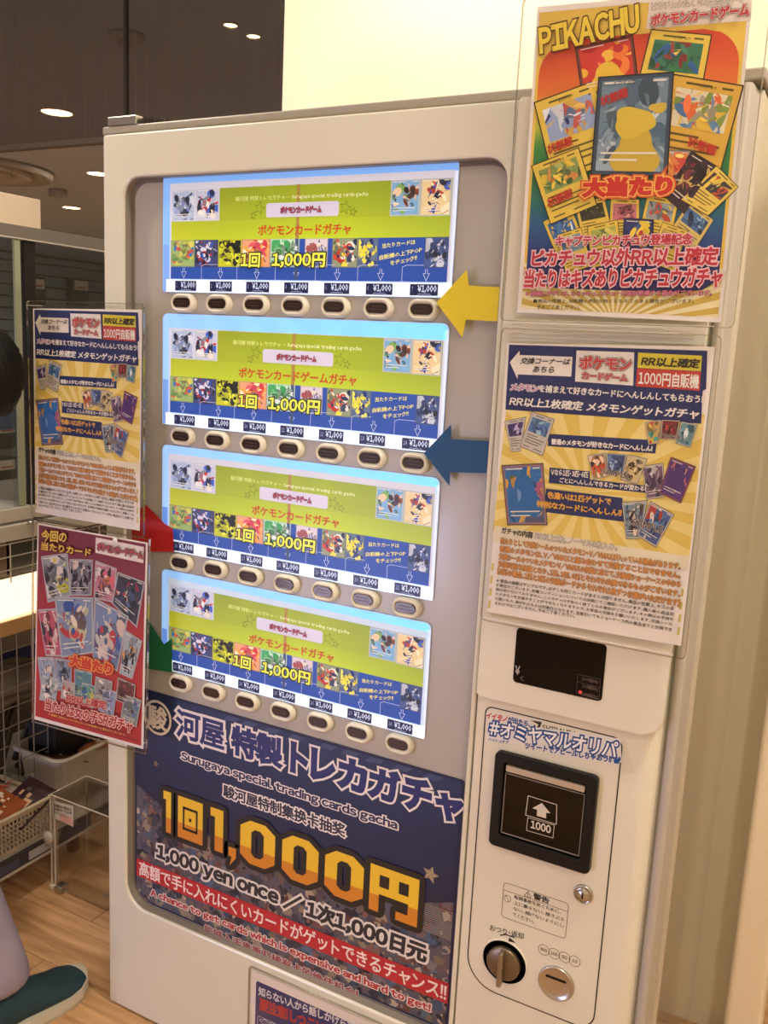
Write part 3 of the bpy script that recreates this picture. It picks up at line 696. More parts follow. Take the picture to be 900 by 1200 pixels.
rz0 = XX((156, 1030))[1]; RZ = (rz0 + XX((531, 1172))[1]) / 2; RZ1 = (rz1 + XX((533, 1148))[1]) / 2
ink.rect(-.108, rx1, RZ, RZ1, (186, 36, 48), 1)
ink.glyphs('高額で手に入れにくいカードがゲットできるチャンス!!', (-.100, RZ + .004), (.622, RZ + .004), (-.100, RZ1 - .004), [(.018, (242, 226, 224))], 3, 2)
ink.text('A chance to get cards which is expensive and hard to get!', (177, 1051), (504, 1188), (177, 1041.5), [(.15, (226, 214, 210)), (.045, (176, 42, 52))], 3, 2)
ink.text('能够入手贵重及稀有卡的绝佳机会!', (240, 1093), (419, 1171), (240, 1083), [(.10, (196, 180, 176)), (.015, (150, 40, 46))], 3, 2)
ink.out('banner_lettering', bn, PRINTG)
# the big price, built stroke by stroke
def hull(P_):
    P_ = sorted(set((round(x, 6), round(z, 6)) for x, z in P_)); lo = []; up = []
    for S_, it in ((lo, P_), (up, P_[::-1])):
        for p in it:
            while len(S_) > 1 and (S_[-1][0] - S_[-2][0]) * (p[1] - S_[-2][1]) - (S_[-1][1] - S_[-2][1]) * (p[0] - S_[-2][0]) <= 0: S_.pop()
            S_.append(p)
    return lo[:-1] + up[:-1]
def bars_0():
    O = [(0, .17), (0, .83), (.28, 1), (.72, 1), (1, .83), (1, .17), (.72, 0), (.28, 0)]; I = [(.32, .26), (.32, .74), (.42, .82), (.58, .82), (.68, .74), (.68, .26), (.58, .18), (.42, .18)]
    return [[O[k], O[(k + 1) % 8], I[(k + 1) % 8], I[k]] for k in range(8)]
R_ = lambda a, b, c, d: [(a, c), (b, c), (b, d), (a, d)]
GL = {'1': [R_(.35, 1, 0, 1), R_(0, .4, .8, 1)], '回': [R_(0, 1, 0, 1)], ',': [R_(.2, 1, 0, .22), [(.55, 0), (1, 0), (.35, -.22)]], '0': bars_0(),
      '円': [R_(0, 1, .82, 1), R_(0, .2, 0, .85), R_(.8, 1, -.02, .85), R_(.4, .6, .45, .85), R_(.1, .9, .40, .56), R_(.56, .85, -.02, .16)]}
BT, BB = XX((196, 937))[1], XX((198, 975))[1]; BT = (BT + XX((480, 1015))[1]) / 2; BB = (BB + XX((488, 1086))[1]) / 2
ink = Ink(BY - .0022); K = (22, 18, 16)
def vpx(u): return u
row = [('1', 192, 201, 955), ('回', 209, 238, 965), ('1', 247, 262, 975), (',', 266, 277, 1000), ('0', 282, 323, 985), ('0', 331, 374, 1000), ('0', 381, 427, 1020), ('円', 433, 491, 1050)]
for s, u0, u1, v in row:
    x0, x1 = XX((u0, v))[0], XX((u1, v))[0]; H = BT - BB; T = lambda p: (x0 + p[0] * (x1 - x0), BB + p[1] * H)
    for bi, bar in enumerate(GL[s]):
        P_ = [T(p) for p in bar]
        ink.poly(hull([(x + .0115 * math.cos(a * .785), z + .0115 * math.sin(a * .785)) for x, z in P_ for a in range(8)]), K, bi * .12)
        hi = clip(P_, 0, 1, BB + H * .36); lo = clip(P_, 0, -1, -(BB + H * .36))
        if len(hi) > 2: ink.poly(hull(hi), (238, 196, 44), 2 + bi * .1)
        if len(lo) > 2: ink.poly(hull(lo), (212, 136, 30), 2 + bi * .1)
    if s == '回':
        for f, t in ((.20, .8),):
            for q in (R_(f, t, .72, .78), R_(f, t, .22, .28), R_(f, f + .07, .22, .78), R_(t - .07, t, .22, .78), R_(.45, .55, .46, .54)): ink.poly([T(p) for p in q], K, 3.4)
o = ink.out('price_lettering', bn, PRINTG); o['label'] = 'large golden blocky price with black outline'
# ------------------------------------------------------------------ stickers, arrows and other loose sheets on the machine
def loose_sheet(name, label, cat, px, Y, col, th=.0006, group=None, m=None):
    P_ = [xz(p, Y) for p in px]; bm = bmesh.new(); prism(bm, P_, Y, Y + th)
    bmesh.ops.triangulate(bm, faces=bm.faces, ngon_method='EAR_CLIP'); o = bm_out(name, bm, m or mat('card_' + name + str(col), col, .55, bump=.05, nscale=30)); return tag(o, label, cat, group)
AG = 'coloured paper arrows stuck on the machine'
def arrow(label, pieces, Y, col):
    bm = bmesh.new()
    for px in pieces: prism(bm, [xz(p, Y) for p in px], Y, Y + .0006)
    bmesh.ops.remove_doubles(bm, verts=bm.verts, dist=.0001)
    o = bm_out('paper_arrow', bm, mat('arrow_card' + str(col), col, .55, bump=.05, nscale=30)); return tag(o, label, 'arrow', AG)
arrow('yellow paper arrow pointing left at the last button of the first row', [[(547, 316), (511.5, 354.7), (542, 395.5), (546, 374.7), (549.3, 334.7)], [(549.3, 334.7), (546, 374.7), (591, 377), (592, 337)]], -.0130, (226, 204, 30))
arrow('dark blue paper arrow pointing left at the last button of the second row', [[(528.5, 497.5), (496.8, 531), (526.7, 569.5), (527.5, 553.5), (528.5, 514.8)], [(528.5, 514.8), (527.5, 553.5), (575, 554.5), (576.3, 517)]], -.0130, (14, 74, 124))
arrow('red paper arrow end beside the first button of the third row', [[(171, 592), (150, 605), (150, 646), (204, 646.7), (202, 619), (193, 614)], ], -.0025, (190, 28, 30))
arrow('green paper arrow end beside the first button of the fourth row', [[(172, 724.6), (150, 735), (150, 780), (201.5, 788), (201.5, 762), (192, 755)], [(192, 755), (201.5, 762), (201.5, 748)]], -.0025, (16, 104, 62))
# hashtag sticker
SY = FY - .0007
st = loose_sheet('hashtag_sticker', 'white sticker with blue hashtag lettering above the bill slot', 'sticker', [(569.5, 836), (573, 834), (620, 843), (626, 852), (704, 862), (727, 866), (728.5, 893), (722, 896), (652, 884), (613, 873), (571, 869)], SY, (226, 222, 220), .0003)
ink = Ink(SY - .0001); B1 = (22, 72, 140)
ink.text('イイモノ', (569.5, 841), (593.5, 845.5), (571, 835), [(.05, (200, 50, 40))], 2, 2); ink.text('が出たら、', (595, 846), (621, 852), (596, 839.5), [(.05, B1)], 2, 2)
ink.text('#オミヤマルオリパ', (573, 861), (722, 888), (575, 844), [(.115, B1), (.022, (240, 240, 240))], 2, 3)
ink.text('ハッシュタグ', (572, 868), (596, 872), (572.5, 864), [(.03, B1)], 2, 1)
ink.text('ツイートでアピールしちゃおう!!', (615, 877), (716, 893.5), (616, 870), [(.05, B1)], 4, 2)
ink.px([(719, 891), (721, 888), (724, 889), (726, 886), (728, 889), (725, 895), (720, 894.5)], (20, 84, 160), 4)
ink.out('sticker_lettering', st)
# clear triangular film corner beside the sticker
loose_sheet('clear_film', 'thin clear film triangle lifting beside the hashtag sticker', 'film', [(729, 866), (733, 869), (744, 905), (728, 908)], SY - .0002, (0, 0, 0), .0002, m=CLEAR)
# ------------------------------------------------------------------ sleeves and posters
def sleeve(t, x0, x1, z0, z1, Y, back=.003, r=.008, ridge=True):
    plate('clear_sleeve', rrect(x0, x1, z0, z1, r), Y, Y + .0007, CLEAR, t)
    ink_e = Ink(Y - .0002)
    ring('sleeve_rim', rrect(x0, x1, z0, z1, r), rrect(x0 + .0012, x1 - .0012, z0 + .0012, z1 - .0012, r * .9), Y - .0006, Y + back, clear_mat('rim_' + t.name, (.78, .76, .73), .3, .1, .8), t)
def paper_poly(t, pts, Y, col=(236, 228, 222), name='poster_paper', m=None):
    P_ = [xz(p, Y) for p in pts]; return plate(name, P_[::-1], Y, Y + .0003, m or mat('poster_white', (238, 230, 224), .55), t)
# ---- poster B (right) and its twin (left)
YB = -.044
def posterB(t, dx=0):
    pp = paper_poly(t, [(594, 402), (838, 406.5), (798, 757), (571, 717)], YB)
    ink = Ink(YB - .0002)
    rayA, rayB = (226, 196, 92), (236, 216, 136)
    # ray field
    TLp, TRp, BRp, BLp = (594.5, 470), (826, 486), (808, 652), (578, 622)
    qd = [xz(p, YB) for p in (TLp, TRp, BRp, BLp)]
    ink.poly([bil(qd, *p) for p in ((0, 1), (1, 1), (1, 0), (0, 0))], rayA, 0)
    C0 = (.47, .62)
    for k in range(22):
        a0 = 2 * math.pi * k / 22; a1 = a0 + math.pi / 22
        P_ = clipbox([C0, (C0[0] + 2 * math.cos(a0), C0[1] + 2 * math.sin(a0)), (C0[0] + 2 * math.cos(a1), C0[1] + 2 * math.sin(a1))], 0, 1, 0, 1)
        if P_: ink.poly([bil(qd, *p) for p in P_], rayB, 1)
    # fade of the field into white
    ink.px([(580, 616), (690, 633), (728, 640), (808, 652), (806, 668), (578, 634)], (232, 222, 196), 1.5)
    # dashed margin marks
    for k in range(4):
        v = 660 + k * 14.5; ink.px([(576.5 - k * 1.2, v), (579 - k * 1.2, v), (578 - k * 1.2, v + 9), (575.5 - k * 1.2, v + 9)], (206, 190, 96), 1)
        v = 690 + k * 15; ink.px([(799 - k * 1.5, v), (801.5 - k * 1.5, v), (800.5 - k * 1.5, v + 9), (797.5 - k * 1.5, v + 9)], (206, 190, 96), 1)
    NB = (26, 38, 98)
    ink.px([(596.7, 402.9 + 1), (829, 411), (827.5, 456), (823.5, 458), (821.7, 496.5), (592.3, 480)], NB, 2)
    ink.px([(597.5, 424.5), (609, 411), (609, 416), (671, 418.3), (669.5, 441.3), (607, 438.7), (606.5, 444)], (238, 230, 222), 3)
    ink.px([(675.7, 410.7), (743.3, 412.9), (742, 452), (674, 447)], (238, 232, 226), 3)
    ink.px([(748, 413.2), (822.7, 416.9), (821.5, 435), (747, 431)], (226, 212, 60), 3)
    ink.px([(746.8, 431.5), (821.5, 435.5), (820, 458), (745, 452.7)], (196, 60, 48), 3)
    ink.out('poster_ground', pp)
    ink = Ink(YB - .0016); K = (30, 26, 30); Wt = (238, 232, 226)
    T = ink.text
    T('交換コーナーは', (609, 426.3), (666.5, 427.5), (612, 419), [(.022, K)], 1, 2); T('あちら', (624, 436), (648.5, 437), (626, 429), [(.022, K)], 1, 2)
    T('ポケモン', (680, 431.5), (739, 434), (680.5, 417.5), [(.13, (84, 64, 72)), (.085, (220, 196, 190)), (.045, (190, 48, 52))], 1, 2)
    T('カードゲーム', (682.5, 443.5), (735, 447), (682.8, 436), [(.14, (84, 64, 72)), (.09, (220, 196, 190)), (.045, (190, 48, 52))], 1, 2)
    T('RR以上確定', (751, 428.3), (818.5, 431.5), (753.5, 418), [(.035, K)], 1, 2)
    T('1000円自販機', (748, 450.5), (818.5, 455.5), (749, 434.8), [(.025, Wt)], 1, 2)
    T('メタモン', (598.3, 457), (630.5, 459.2), (599.3, 449.3), [(.11, Wt), (.03, (176, 100, 170))], 1, 2)
    T('を捕まえて好きなカードにへんしんしてもらおう!', (631.5, 459.2), (823, 472.5), (632.2, 451), [(.03, Wt)], 1, 2)
    T('RR以上1枚確定 メタモンゲットガチャ', (596.7, 475), (817.5, 491), (599, 465), [(.03, Wt)], 1, 2)
    T('ガチャの内容', (587.4, 625), (624, 631), (588, 617.6), [(.035, K)], 1, 2)
    T('RR以上1枚、ノーマル9枚入り。', (627, 631.3), (723, 645.5), (627.5, 624), [(.055, (84, 74, 70)), (.008, Wt)], 1, 2)
    BR_ = [(.07, (122, 74, 28)), (.028, (216, 144, 66))]
    for s, a, b, c in (('当たりとして交換シールのついたメタモン・V/VMAXが入っている場合があります。', (586.4, 637), (797, 668), (586.8, 630)),
                       ('普通のメタモンは、V/VMAXと組み合わせて交換することはできません。', (585.5, 646.3), (797, 678.3), (585.9, 639.3)),
                       ('交換シールのついたメタモンV/VMAXの枚数に応じて、交換用ショーケースの中から', (584.8, 655.2), (797.5, 689), (585.2, 648.2)),
                       ('交換可能な枚数となり、1匹、3匹、6匹とそれぞれ交換できるものがございます。', (584, 664), (796.5, 699.8), (584.4, 657)),
                       ('【4匹の場合、1匹と3匹の交換ボードからそれぞれ1枚ずつお選びいただけます】', (583, 672.8), (796, 711), (583.4, 665.4))):
        T(s, a, b, c, BR_, 1, 1)
    for s, a, b, c in (('※景品の画像はサンプルです。必ずしも同じカードがあるとは限りません。商品の性質上、キズのあ', (581.8, 682), (789.6, 715.6), (582.1, 677.8)),
                       ('る場合がございます。各種コンディションについては店頭にてご確認いただけます。購入後の返品交', (581, 687), (789.6, 722), (581.3, 683.2)),
                       ('換は受け付けておりません。このガチャは予告なく終了となる場合がございます。その際はお手持ち', (580.7, 692), (789, 728), (581, 688.4)),
                       ('のメタモンを交換することができなくなりますので、お早目の交換をお願いいたします。交換シール', (580.3, 697.4), (788, 733.8), (580.6, 693.6)),
                       ('の無いもの、剥がれたものは対象外となります。全部引いてもショーケース内の景品全てと交換でき', (580, 703), (787, 740.3), (580.3, 699)),
                       ('るわけではございません。予めご了承ください。', (579.5, 708.6), (673.6, 724), (579.8, 704.6))):
        T(s, a, b, c, [(.014, K)], 1, 1)
    ink.out('poster_lettering', pp)
    ink = Ink(YB - .0004)
    ink.px([(643, 508.3), (770, 516), (768, 531.5), (641.7, 522.7)], NB, 0)
    ink.px([(644, 547.7), (691, 552.5), (691.5, 562), (757, 569), (757, 577.6), (643, 566)], NB, 0)
    ink.px([(640, 572.5), (729.5, 583.5), (731, 611.5), (637.5, 600)], NB, 0)
    ink.out('caption_bands', pp)
    ink = Ink(YB - .0030); T = ink.text; OY = (226, 168, 60)
    T('普通のメタモンが好きなカードにへんしん!', (646, 520.5), (764, 529.3), (646.4, 514), [(.045, Wt)], 1, 1)
    T('Vなら1匹・3匹・6匹', (645.7, 556.3), (689, 560), (646.1, 549.7), [(.03, Wt)], 1, 1); T('ごとにへんしんできるカードが変わる!', (655.7, 565.5), (756.5, 576), (656, 559.5), [(.03, Wt)], 1, 1)
    T('色違いは1匹ゲットで', (641.5, 583.7), (715.6, 592), (642, 576), [(.04, OY)], 1, 1); T('特別なカードにへんしん!!', (629, 594), (728, 605.3), (629.5, 586.5), [(.04, OY)], 1, 1)
    for s, a, b, c in (('SAMPLE', (770, 511), (797, 515), (771, 507)), ('SAMPLE', (704, 555), (736, 561), (705, 549)), ('SAMPLE', (740, 615), (776, 625), (741.5, 607))):
        T(s, a, b, c, [(.06, (214, 200, 190)), (.02, (60, 50, 46))], 1, 1)
    ink.out('caption_lettering', pp)
    G = (196, 190, 182)
    def c(pts, bd, bg, pal, sd, **k): cardpx(pp, pts, YB - .0006, bd, bg, pal, sd, **k)
    c([(591.7, 494), (616, 489), (610, 528.5), (599, 529)], G, (70, 50, 120), [(50, 34, 100), (190, 180, 220), (90, 70, 150)], 1, n=8)
    c([(623.5, 483), (649.5, 491.7), (635.7, 533.6), (609.7, 522.7)], G, (90, 130, 180), [(40, 60, 140), (150, 190, 210), (60, 90, 170)], 2, base=6, n=10)
    c([(588.8, 546), (635.8, 543.7), (640.8, 614.5), (595.3, 614.5)], (150, 110, 120), (40, 108, 176), [(160, 80, 120), (90, 90, 120), (200, 150, 60), (110, 120, 80)], 3, kind='full', n=16, big=.8, blobs=((.5, .55, .36, .36, (30, 100, 168)), (.36, .5, .05, .1, (110, 150, 200))))
    for k, (pts, bg, pal) in enumerate((([(756, 495), (774, 492), (772, 519), (760, 521)], (200, 160, 90), [(200, 50, 40), (60, 150, 140), (230, 200, 80)]), ([(776, 492), (797, 493), (792, 515), (774, 514)], (120, 30, 34), [(90, 20, 24), (190, 70, 60), (50, 20, 20)]), ([(799, 494), (817, 498), (809, 524), (792, 519)], (110, 150, 160), [(30, 70, 70), (230, 236, 240), (60, 110, 140)]))):
        c(pts, G, bg, pal, 10 + k, kind='full', n=14, lines=False, base=6 + k * 4)
    for k, (pts, bg, pal) in enumerate((([(689, 534), (709, 531), (712, 558), (695.5, 562)], (170, 130, 90), [(40, 30, 30), (240, 210, 180), (200, 80, 40)]), ([(711, 531), (734, 533), (730, 556), (712, 556)], (60, 80, 130), [(30, 40, 60), (170, 190, 220), (90, 120, 170)]), ([(736, 533), (758.5, 538), (747, 567), (728, 562)], (210, 190, 140), [(60, 44, 40), (240, 226, 190), (190, 150, 80)]))):
        c(pts, G, bg, pal, 20 + k, kind='full', n=14, lines=False, base=6 + k * 4)
    c([(753, 546.5), (777, 543), (779, 582), (757.8, 585)], G, (120, 90, 120), [(90, 50, 120), (200, 190, 190), (60, 40, 70)], 31, kind='full', n=14, base=6)
    c([(786.5, 536), (815, 547), (798, 589), (773, 577)], (140, 70, 90), (80, 44, 120), [(80, 44, 120), (70, 36, 104), (190, 110, 120), (200, 160, 100)], 32, kind='full', n=14, base=12, big=.8, blobs=((.5, .5, .34, .30, (74, 40, 112)),))
    c([(729, 589), (758.5, 586.8), (750, 631), (734, 631)], G, (120, 140, 150), [(60, 40, 40), (230, 210, 190), (60, 80, 120)], 33, kind='full', n=18, base=6)
    c([(762.4, 588), (789.6, 603), (769, 641), (747, 627)], G, (70, 90, 150), [(170, 60, 50), (230, 210, 200), (40, 50, 90), (90, 130, 190)], 34, kind='full', n=18, base=12)
    return pp
tB = thing('poster_sleeve', 'clear sleeve with the yellow and navy paper notice, right side below the rainbow poster', 'poster', (.81, YB, 1.062))
ppB = posterB(tB)
sleeve(tB, .6565, .9670, 1.0535, 1.5035, YB - .008)
for k, zz in enumerate((1.497, 1.4995, 1.502)): box('sleeve_edge', .658, .93 - k * .02, YB - .008 - .001 * k, YB - .006, zz + k * .004, zz + .0012 + k * .004, EDGE, tB)
box('sleeve_edge', .659, .950, YB - .0092, YB - .007, 1.0565, 1.0582, EDGE, tB)
# twin on the left
tL = thing('poster_sleeve', 'clear sleeve with the yellow and navy paper notice, left side above the red poster', 'poster', (-.194, -.048, 1.08))
ppL = copy_obj(ppB, tL); ppL.location = ppB.location
for ch in list(ppB.children): copy_obj(ch, ppL)
# place: centre measured from the photograph
cB = ppB.location + tB.location
ppL.location = Vector((-.1960, -.047, 1.3030)) - tL.location; ppL.rotation_euler = (math.radians(-.3), math.radians(.5), math.radians(-.8)); ppL.scale = (.985, 1, .995)
sleeve(tL, -.3440, -.0370, 1.0850, 1.5220, -.056)
box('sleeve_edge', -.343, -.300, -.0572, -.055, 1.512, 1.5132, EDGE, tL)
# ---- poster A
YA = -.044
tA = thing('poster_sleeve', 'clear sleeve with the rainbow card poster, topmost on the right side', 'poster', (.81, YA, 1.52))
pa = paper_poly(tA, [(630, 8), (883, -15), (845, 378), (606, 366)], YA)
ink = Ink(YA - .0002)
AQ = [xz(p, YA) for p in ((632.5, 15), (878, -8), (841.5, 372), (611, 361))]
def grad(stops, t):
    for (a, c0), (b, c1) in zip(stops, stops[1:]):
        if t <= b: f = (t - a) / (b - a); return tuple(c0[i] + f * (c1[i] - c0[i]) for i in range(3))
    return stops[-1][1]
ink.poly([bil(AQ, *p) for p in ((0, 1), (1, 1), (1, 0), (0, 0))], (232, 196, 84), 0)
# rays at the bottom
C0 = (.5, 1.04)
ink.poly([bil(AQ, *p) for p in ((0, 1), (1, 1), (1, .84), (0, .84))], (238, 226, 178), .5)
for k in range(17):
    a0 = math.pi + math.pi * k / 17 + .05; a1 = a0 + math.pi / 34
    P_ = clipbox([C0, (C0[0] + 2 * math.cos(a0), C0[1] + .9 * math.sin(a0)), (C0[0] + 2 * math.cos(a1), C0[1] + .9 * math.sin(a1))], 0, 1, .84, 1)
    if P_: ink.poly([bil(AQ, *p) for p in P_], (206, 176, 78), .8)
ST = [(0, (196, 54, 36)), (.13, (206, 72, 40)), (.26, (222, 116, 46)), (.33, (226, 180, 60)), (.38, (190, 196, 64)), (.44, (66, 138, 66)), (.55, (34, 112, 70)), (.62, (34, 110, 100)), (.70, (30, 92, 140)), (.78, (34, 60, 128)), (.92, (46, 34, 96)), (1, (46, 30, 90))]
NS = 64
def half(t):
    """left and right ends of the rounded field at height t"""
    t0, t1 = .095, .925; l, r = .015, .985; rr = .17; ra = rr * .68
    if t < t0 + ra: u = 1 - (t - t0) / ra; e = rr * (1 - math.sqrt(max(0, 1 - u * u))); return l + e, r - e
    if t > t1 - ra * .6: u = (t - (t1 - ra * .6)) / (ra * .6); e = rr * (1 - math.sqrt(max(0, 1 - min(1, u) ** 2))); return l + e, r - e
    return l, r
for k in range(NS):
    ta, tb = .095 + .83 * k / NS, .095 + .83 * (k + 1) / NS; a, b = half(ta), half(tb); c0, c1 = grad(ST, (ta - .0) / 1.0), grad(ST, tb)
    ink.poly([bil(AQ, b[0], tb), bil(AQ, b[1], tb), bil(AQ, a[1], ta), bil(AQ, a[0], ta)], [c1, c1, c0, c0], 1)
ink.px([(761, 3), (882, -8.5), (880, 24), (757.5, 34)], (240, 226, 214), 2)
ink.out('poster_ground', pa)
def cA(pts, bd, bg, pal, sd, **k): cardpx(pa, pts, YA - .0004, bd, bg, pal, sd, **k)
Yc = (226, 196, 78)
base = 2
small = [([(636.6, 260), (668.6, 243), (687, 287), (654, 303)], (60, 110, 170), [(40, 90, 160), (230, 200, 60), (220, 230, 240)]),
         ([(716, 233), (749, 234), (749, 280), (714, 280)], (200, 120, 130), [(170, 70, 90), (240, 180, 170), (110, 60, 70)]),
         ([(759, 229), (795, 235), (785, 285), (748, 278)], (150, 160, 170), [(50, 50, 70), (230, 200, 60), (200, 90, 60)]),
         ([(674, 238), (708, 231.5), (718, 274), (683, 281)], (56, 56, 40), [(30, 30, 26), (220, 200, 80), (90, 90, 60)]),
         ([(808, 237), (836, 258), (812, 296), (783, 274)], (70, 110, 160), [(40, 60, 90), (170, 200, 220), (220, 190, 80)]),
         ([(689, 266), (723.6, 258), (729, 306), (694, 314)], (170, 180, 90), [(200, 190, 80), (90, 120, 60), (230, 220, 120)]),
         ([(777, 261), (806, 271), (790, 318), (760, 306)], (190, 160, 80), [(60, 50, 40), (230, 190, 90), (150, 110, 60)]),
         ([(653, 276), (681, 267), (694, 311), (664, 322)], (120, 150, 170), [(230, 210, 90), (60, 90, 150), (220, 220, 220)])]
for k, (pts, bg, pal) in enumerate(small): cA(pts, Yc if k != 4 else (214, 190, 110), bg, pal, 60 + k, n=10, base=base + k * 3)
cA([(732, 256), (766, 258), (764, 308), (729, 304)], (40, 44, 90), (30, 40, 100), [(230, 200, 60), (180, 50, 60), (20, 30, 80), (60, 90, 150)], 70, kind='full', n=12, base=28)
cA([(675, 56.5), (740.5, 42), (748, 100), (683, 112)], (120, 60, 50), (206, 60, 44), [(236, 170, 60), (240, 190, 70), (200, 50, 50), (230, 120, 50)], 51, kind='full', n=16, base=4, big=.9, blobs=((.5, .75, .3, .3, (230, 190, 60)),))
cA([(764, 35.4), (833, 42), (817, 130), (742, 122)], Yc, (60, 120, 90), [(40, 84, 150), (60, 140, 80), (230, 190, 60), (140, 60, 60), (40, 90, 70)], 52, n=16, base=6)
cA([(627, 121), (696, 96), (718, 190), (650, 214)], Yc, (150, 170, 210), [(50, 60, 120), (220, 226, 240), (90, 110, 160), (220, 180, 90), (190, 90, 80)], 53, n=20, base=10)
cA([(788, 88), (870, 101.5), (841, 210), (772, 198)], (214, 170, 66), (220, 210, 180), [(226, 110, 60), (90, 130, 170), (230, 190, 70), (140, 160, 80), (240, 236, 210)], 54, n=20, base=14)
cA([(772.5, 176), (809, 177), (803, 222), (766, 218)], (150, 150, 150), (220, 130, 70), [(226, 140, 70), (190, 60, 50), (240, 220, 120), (170, 170, 170)], 57, kind='full', n=10, base=18)
cA([(811, 178), (839, 195), (802, 250), (775, 226)], (60, 40, 50), (60, 36, 50), [(40, 26, 36), (200, 170, 90), (120, 50, 60)], 58, kind='full', n=14, base=20)
cA([(840, 195), (865, 219.5), (830, 252.5), (798.5, 234)], (230, 200, 90), (60, 60, 70), [(230, 200, 80), (200, 80, 60), (40, 44, 60)], 59, n=10, base=22)
cA([(624, 195), (678, 174), (699, 240), (646, 262)], Yc, (140, 160, 90), [(70, 110, 60), (230, 200, 70), (180, 190, 110), (200, 130, 60)], 56, n=16, base=24)
cA([(703, 92), (788.5, 86), (781, 206), (694, 204)], (60, 76, 96), (110, 136, 156), [(70, 96, 120), (150, 170, 186), (88, 112, 134), (130, 152, 170), (196, 206, 214)], 5, kind='full', n=26, base=28, big=.9, blobs=((.57, .78, .30, .26, (202, 172, 62)), (.52, .47, .27, .16, (214, 186, 66)), (.84, .33, .12, .05, (206, 178, 64))))
ink = Ink(YA - .0036); T = ink.text
T('PIKACHU', (633.5, 62.5), (749, 36), (631.5, 34), [(.085, (84, 50, 20)), (.04, (232, 204, 64))], 1, 3)
T('ピカチュウたくさん出るガチャ', (763.5, 12), (872, 2), (763.8, 3.5), [(.07, (120, 108, 104)), (.01, (236, 226, 214))], 1, 2)
T('ポケモンカードゲーム', (763, 30.5), (877, 17.5), (764, 17.5), [(.15, (104, 84, 88)), (.10, (228, 204, 196)), (.05, (188, 48, 56))], 1, 2)
RD = (186, 44, 36)
for a, b, c in (((642, 181), (671, 170), (641, 170)), ((642, 244), (671, 231), (641, 233)), ((804, 170), (837, 183), (808, 159)), ((704, 125), (736, 113), (703, 114))): T('状態難', a, b, c, [(.03, RD)], 1, 2)
T('大当たり', (684, 230), (786, 228), (685, 209.5), [(.20, (214, 90, 40)), (.13, (240, 190, 90)), (.075, (200, 44, 36))], 1, 3)
PK = (230, 190, 200)
for s, a, b, c in (('キャプテンピカチュウ登場記念', (651, 288.5), (810.5, 286.5), (652, 276.5)), ('ピカチュウ以外RR以上確定', (623, 312), (840, 310.5), (625, 293)), ('当たりはキズありピカチュウガチャ', (614, 337), (844.5, 336), (616, 316.5))):
    T(s, a, b, c, [(.11, PK), (.035, (186, 40, 60))], 1, 2)
T('※極稀にデデンネ、ミミッキュ、ピチュー兄弟が登場する場合がございます。', (616, 347), (834, 346.5), (616.5, 341), [(.07, (110, 40, 80)), (.01, (226, 130, 150))], 1, 1)
T('■商品の性質上、状態難の表記が無くともキズのある場合がございます。', (625, 355), (813, 355.3), (625.4, 350.4), [(.015, (50, 40, 30))], 1, 1)
T('予めご了承ください。', (629, 362.7), (680, 362.7), (629.3, 357.5), [(.015, (50, 40, 30))], 1, 1)
for s, a, b, c in (('ピカチュウ', (655, 120), (671, 113.5), (655, 116)), ('ピカチュウ', (790, 45.5), (809, 47), (790.4, 42.5)), ('ピカチュウ', (820, 102), (839, 105.5), (821, 98.5)), ('ピカチュウ', (645, 195), (661, 188), (644.5, 191)), ('ピカチュウ', (720, 99), (744, 97.5), (720, 95))):
    T(s, a, b, c, [(.02, (60, 46, 30))], 1, 1)
ink.out('poster_lettering', pa)
# lightly rotated sleeve of poster A
sleeve(tA, .6540, .9800, 1.5130, 1.9520, YA - .008)
for k in range(3): box('sleeve_edge', .662 + .003 * k, .955 - k * .015, YA - .0075 - .001 * k, YA - .005, 1.5145 - k * .0028, 1.5155 - k * .0028, EDGE, tA)
# ---- poster C, red, lower left
YC = -.062
tC = thing('poster_sleeve', 'clear sleeve with the red card collage poster, lowest on the left side', 'poster', (-.19, YC, .64))
pc = paper_poly(tC, [(44, 613), (173, 636), (168, 878), (40, 843)], YC)
ink = Ink(YC - .0002)
CQ = [xz(p, YC) for p in ((45.5, 615), (171, 637.5), (165.5, 874), (41.5, 839))]
SR = [(0, (120, 44, 62)), (.2, (134, 46, 62)), (.45, (176, 50, 54)), (.75, (188, 50, 46)), (1, (176, 42, 38))]
for k in range(20):
    ta, tb = k / 20, (k + 1) / 20; c0, c1 = grad(SR, ta), grad(SR, tb)
    ink.poly([bil(CQ, 0, tb), bil(CQ, 1, tb), bil(CQ, 1, ta), bil(CQ, 0, ta)], [c1, c1, c0, c0], 0)
for k in range(6):
    s = rnd.uniform(0, .6); t = .86 + k * .022; ink.poly([bil(CQ, *p) for p in ((s, t + .012), (min(1, s + .5), t + .016), (min(1, s + .6), t), (s + .1, t))], (150, 34, 34), 1)
ink.px([(112.3, 629.7), (168.8, 641), (168, 660), (111.8, 647.6)], (236, 226, 220), 1)
ink.out('poster_ground', pc)
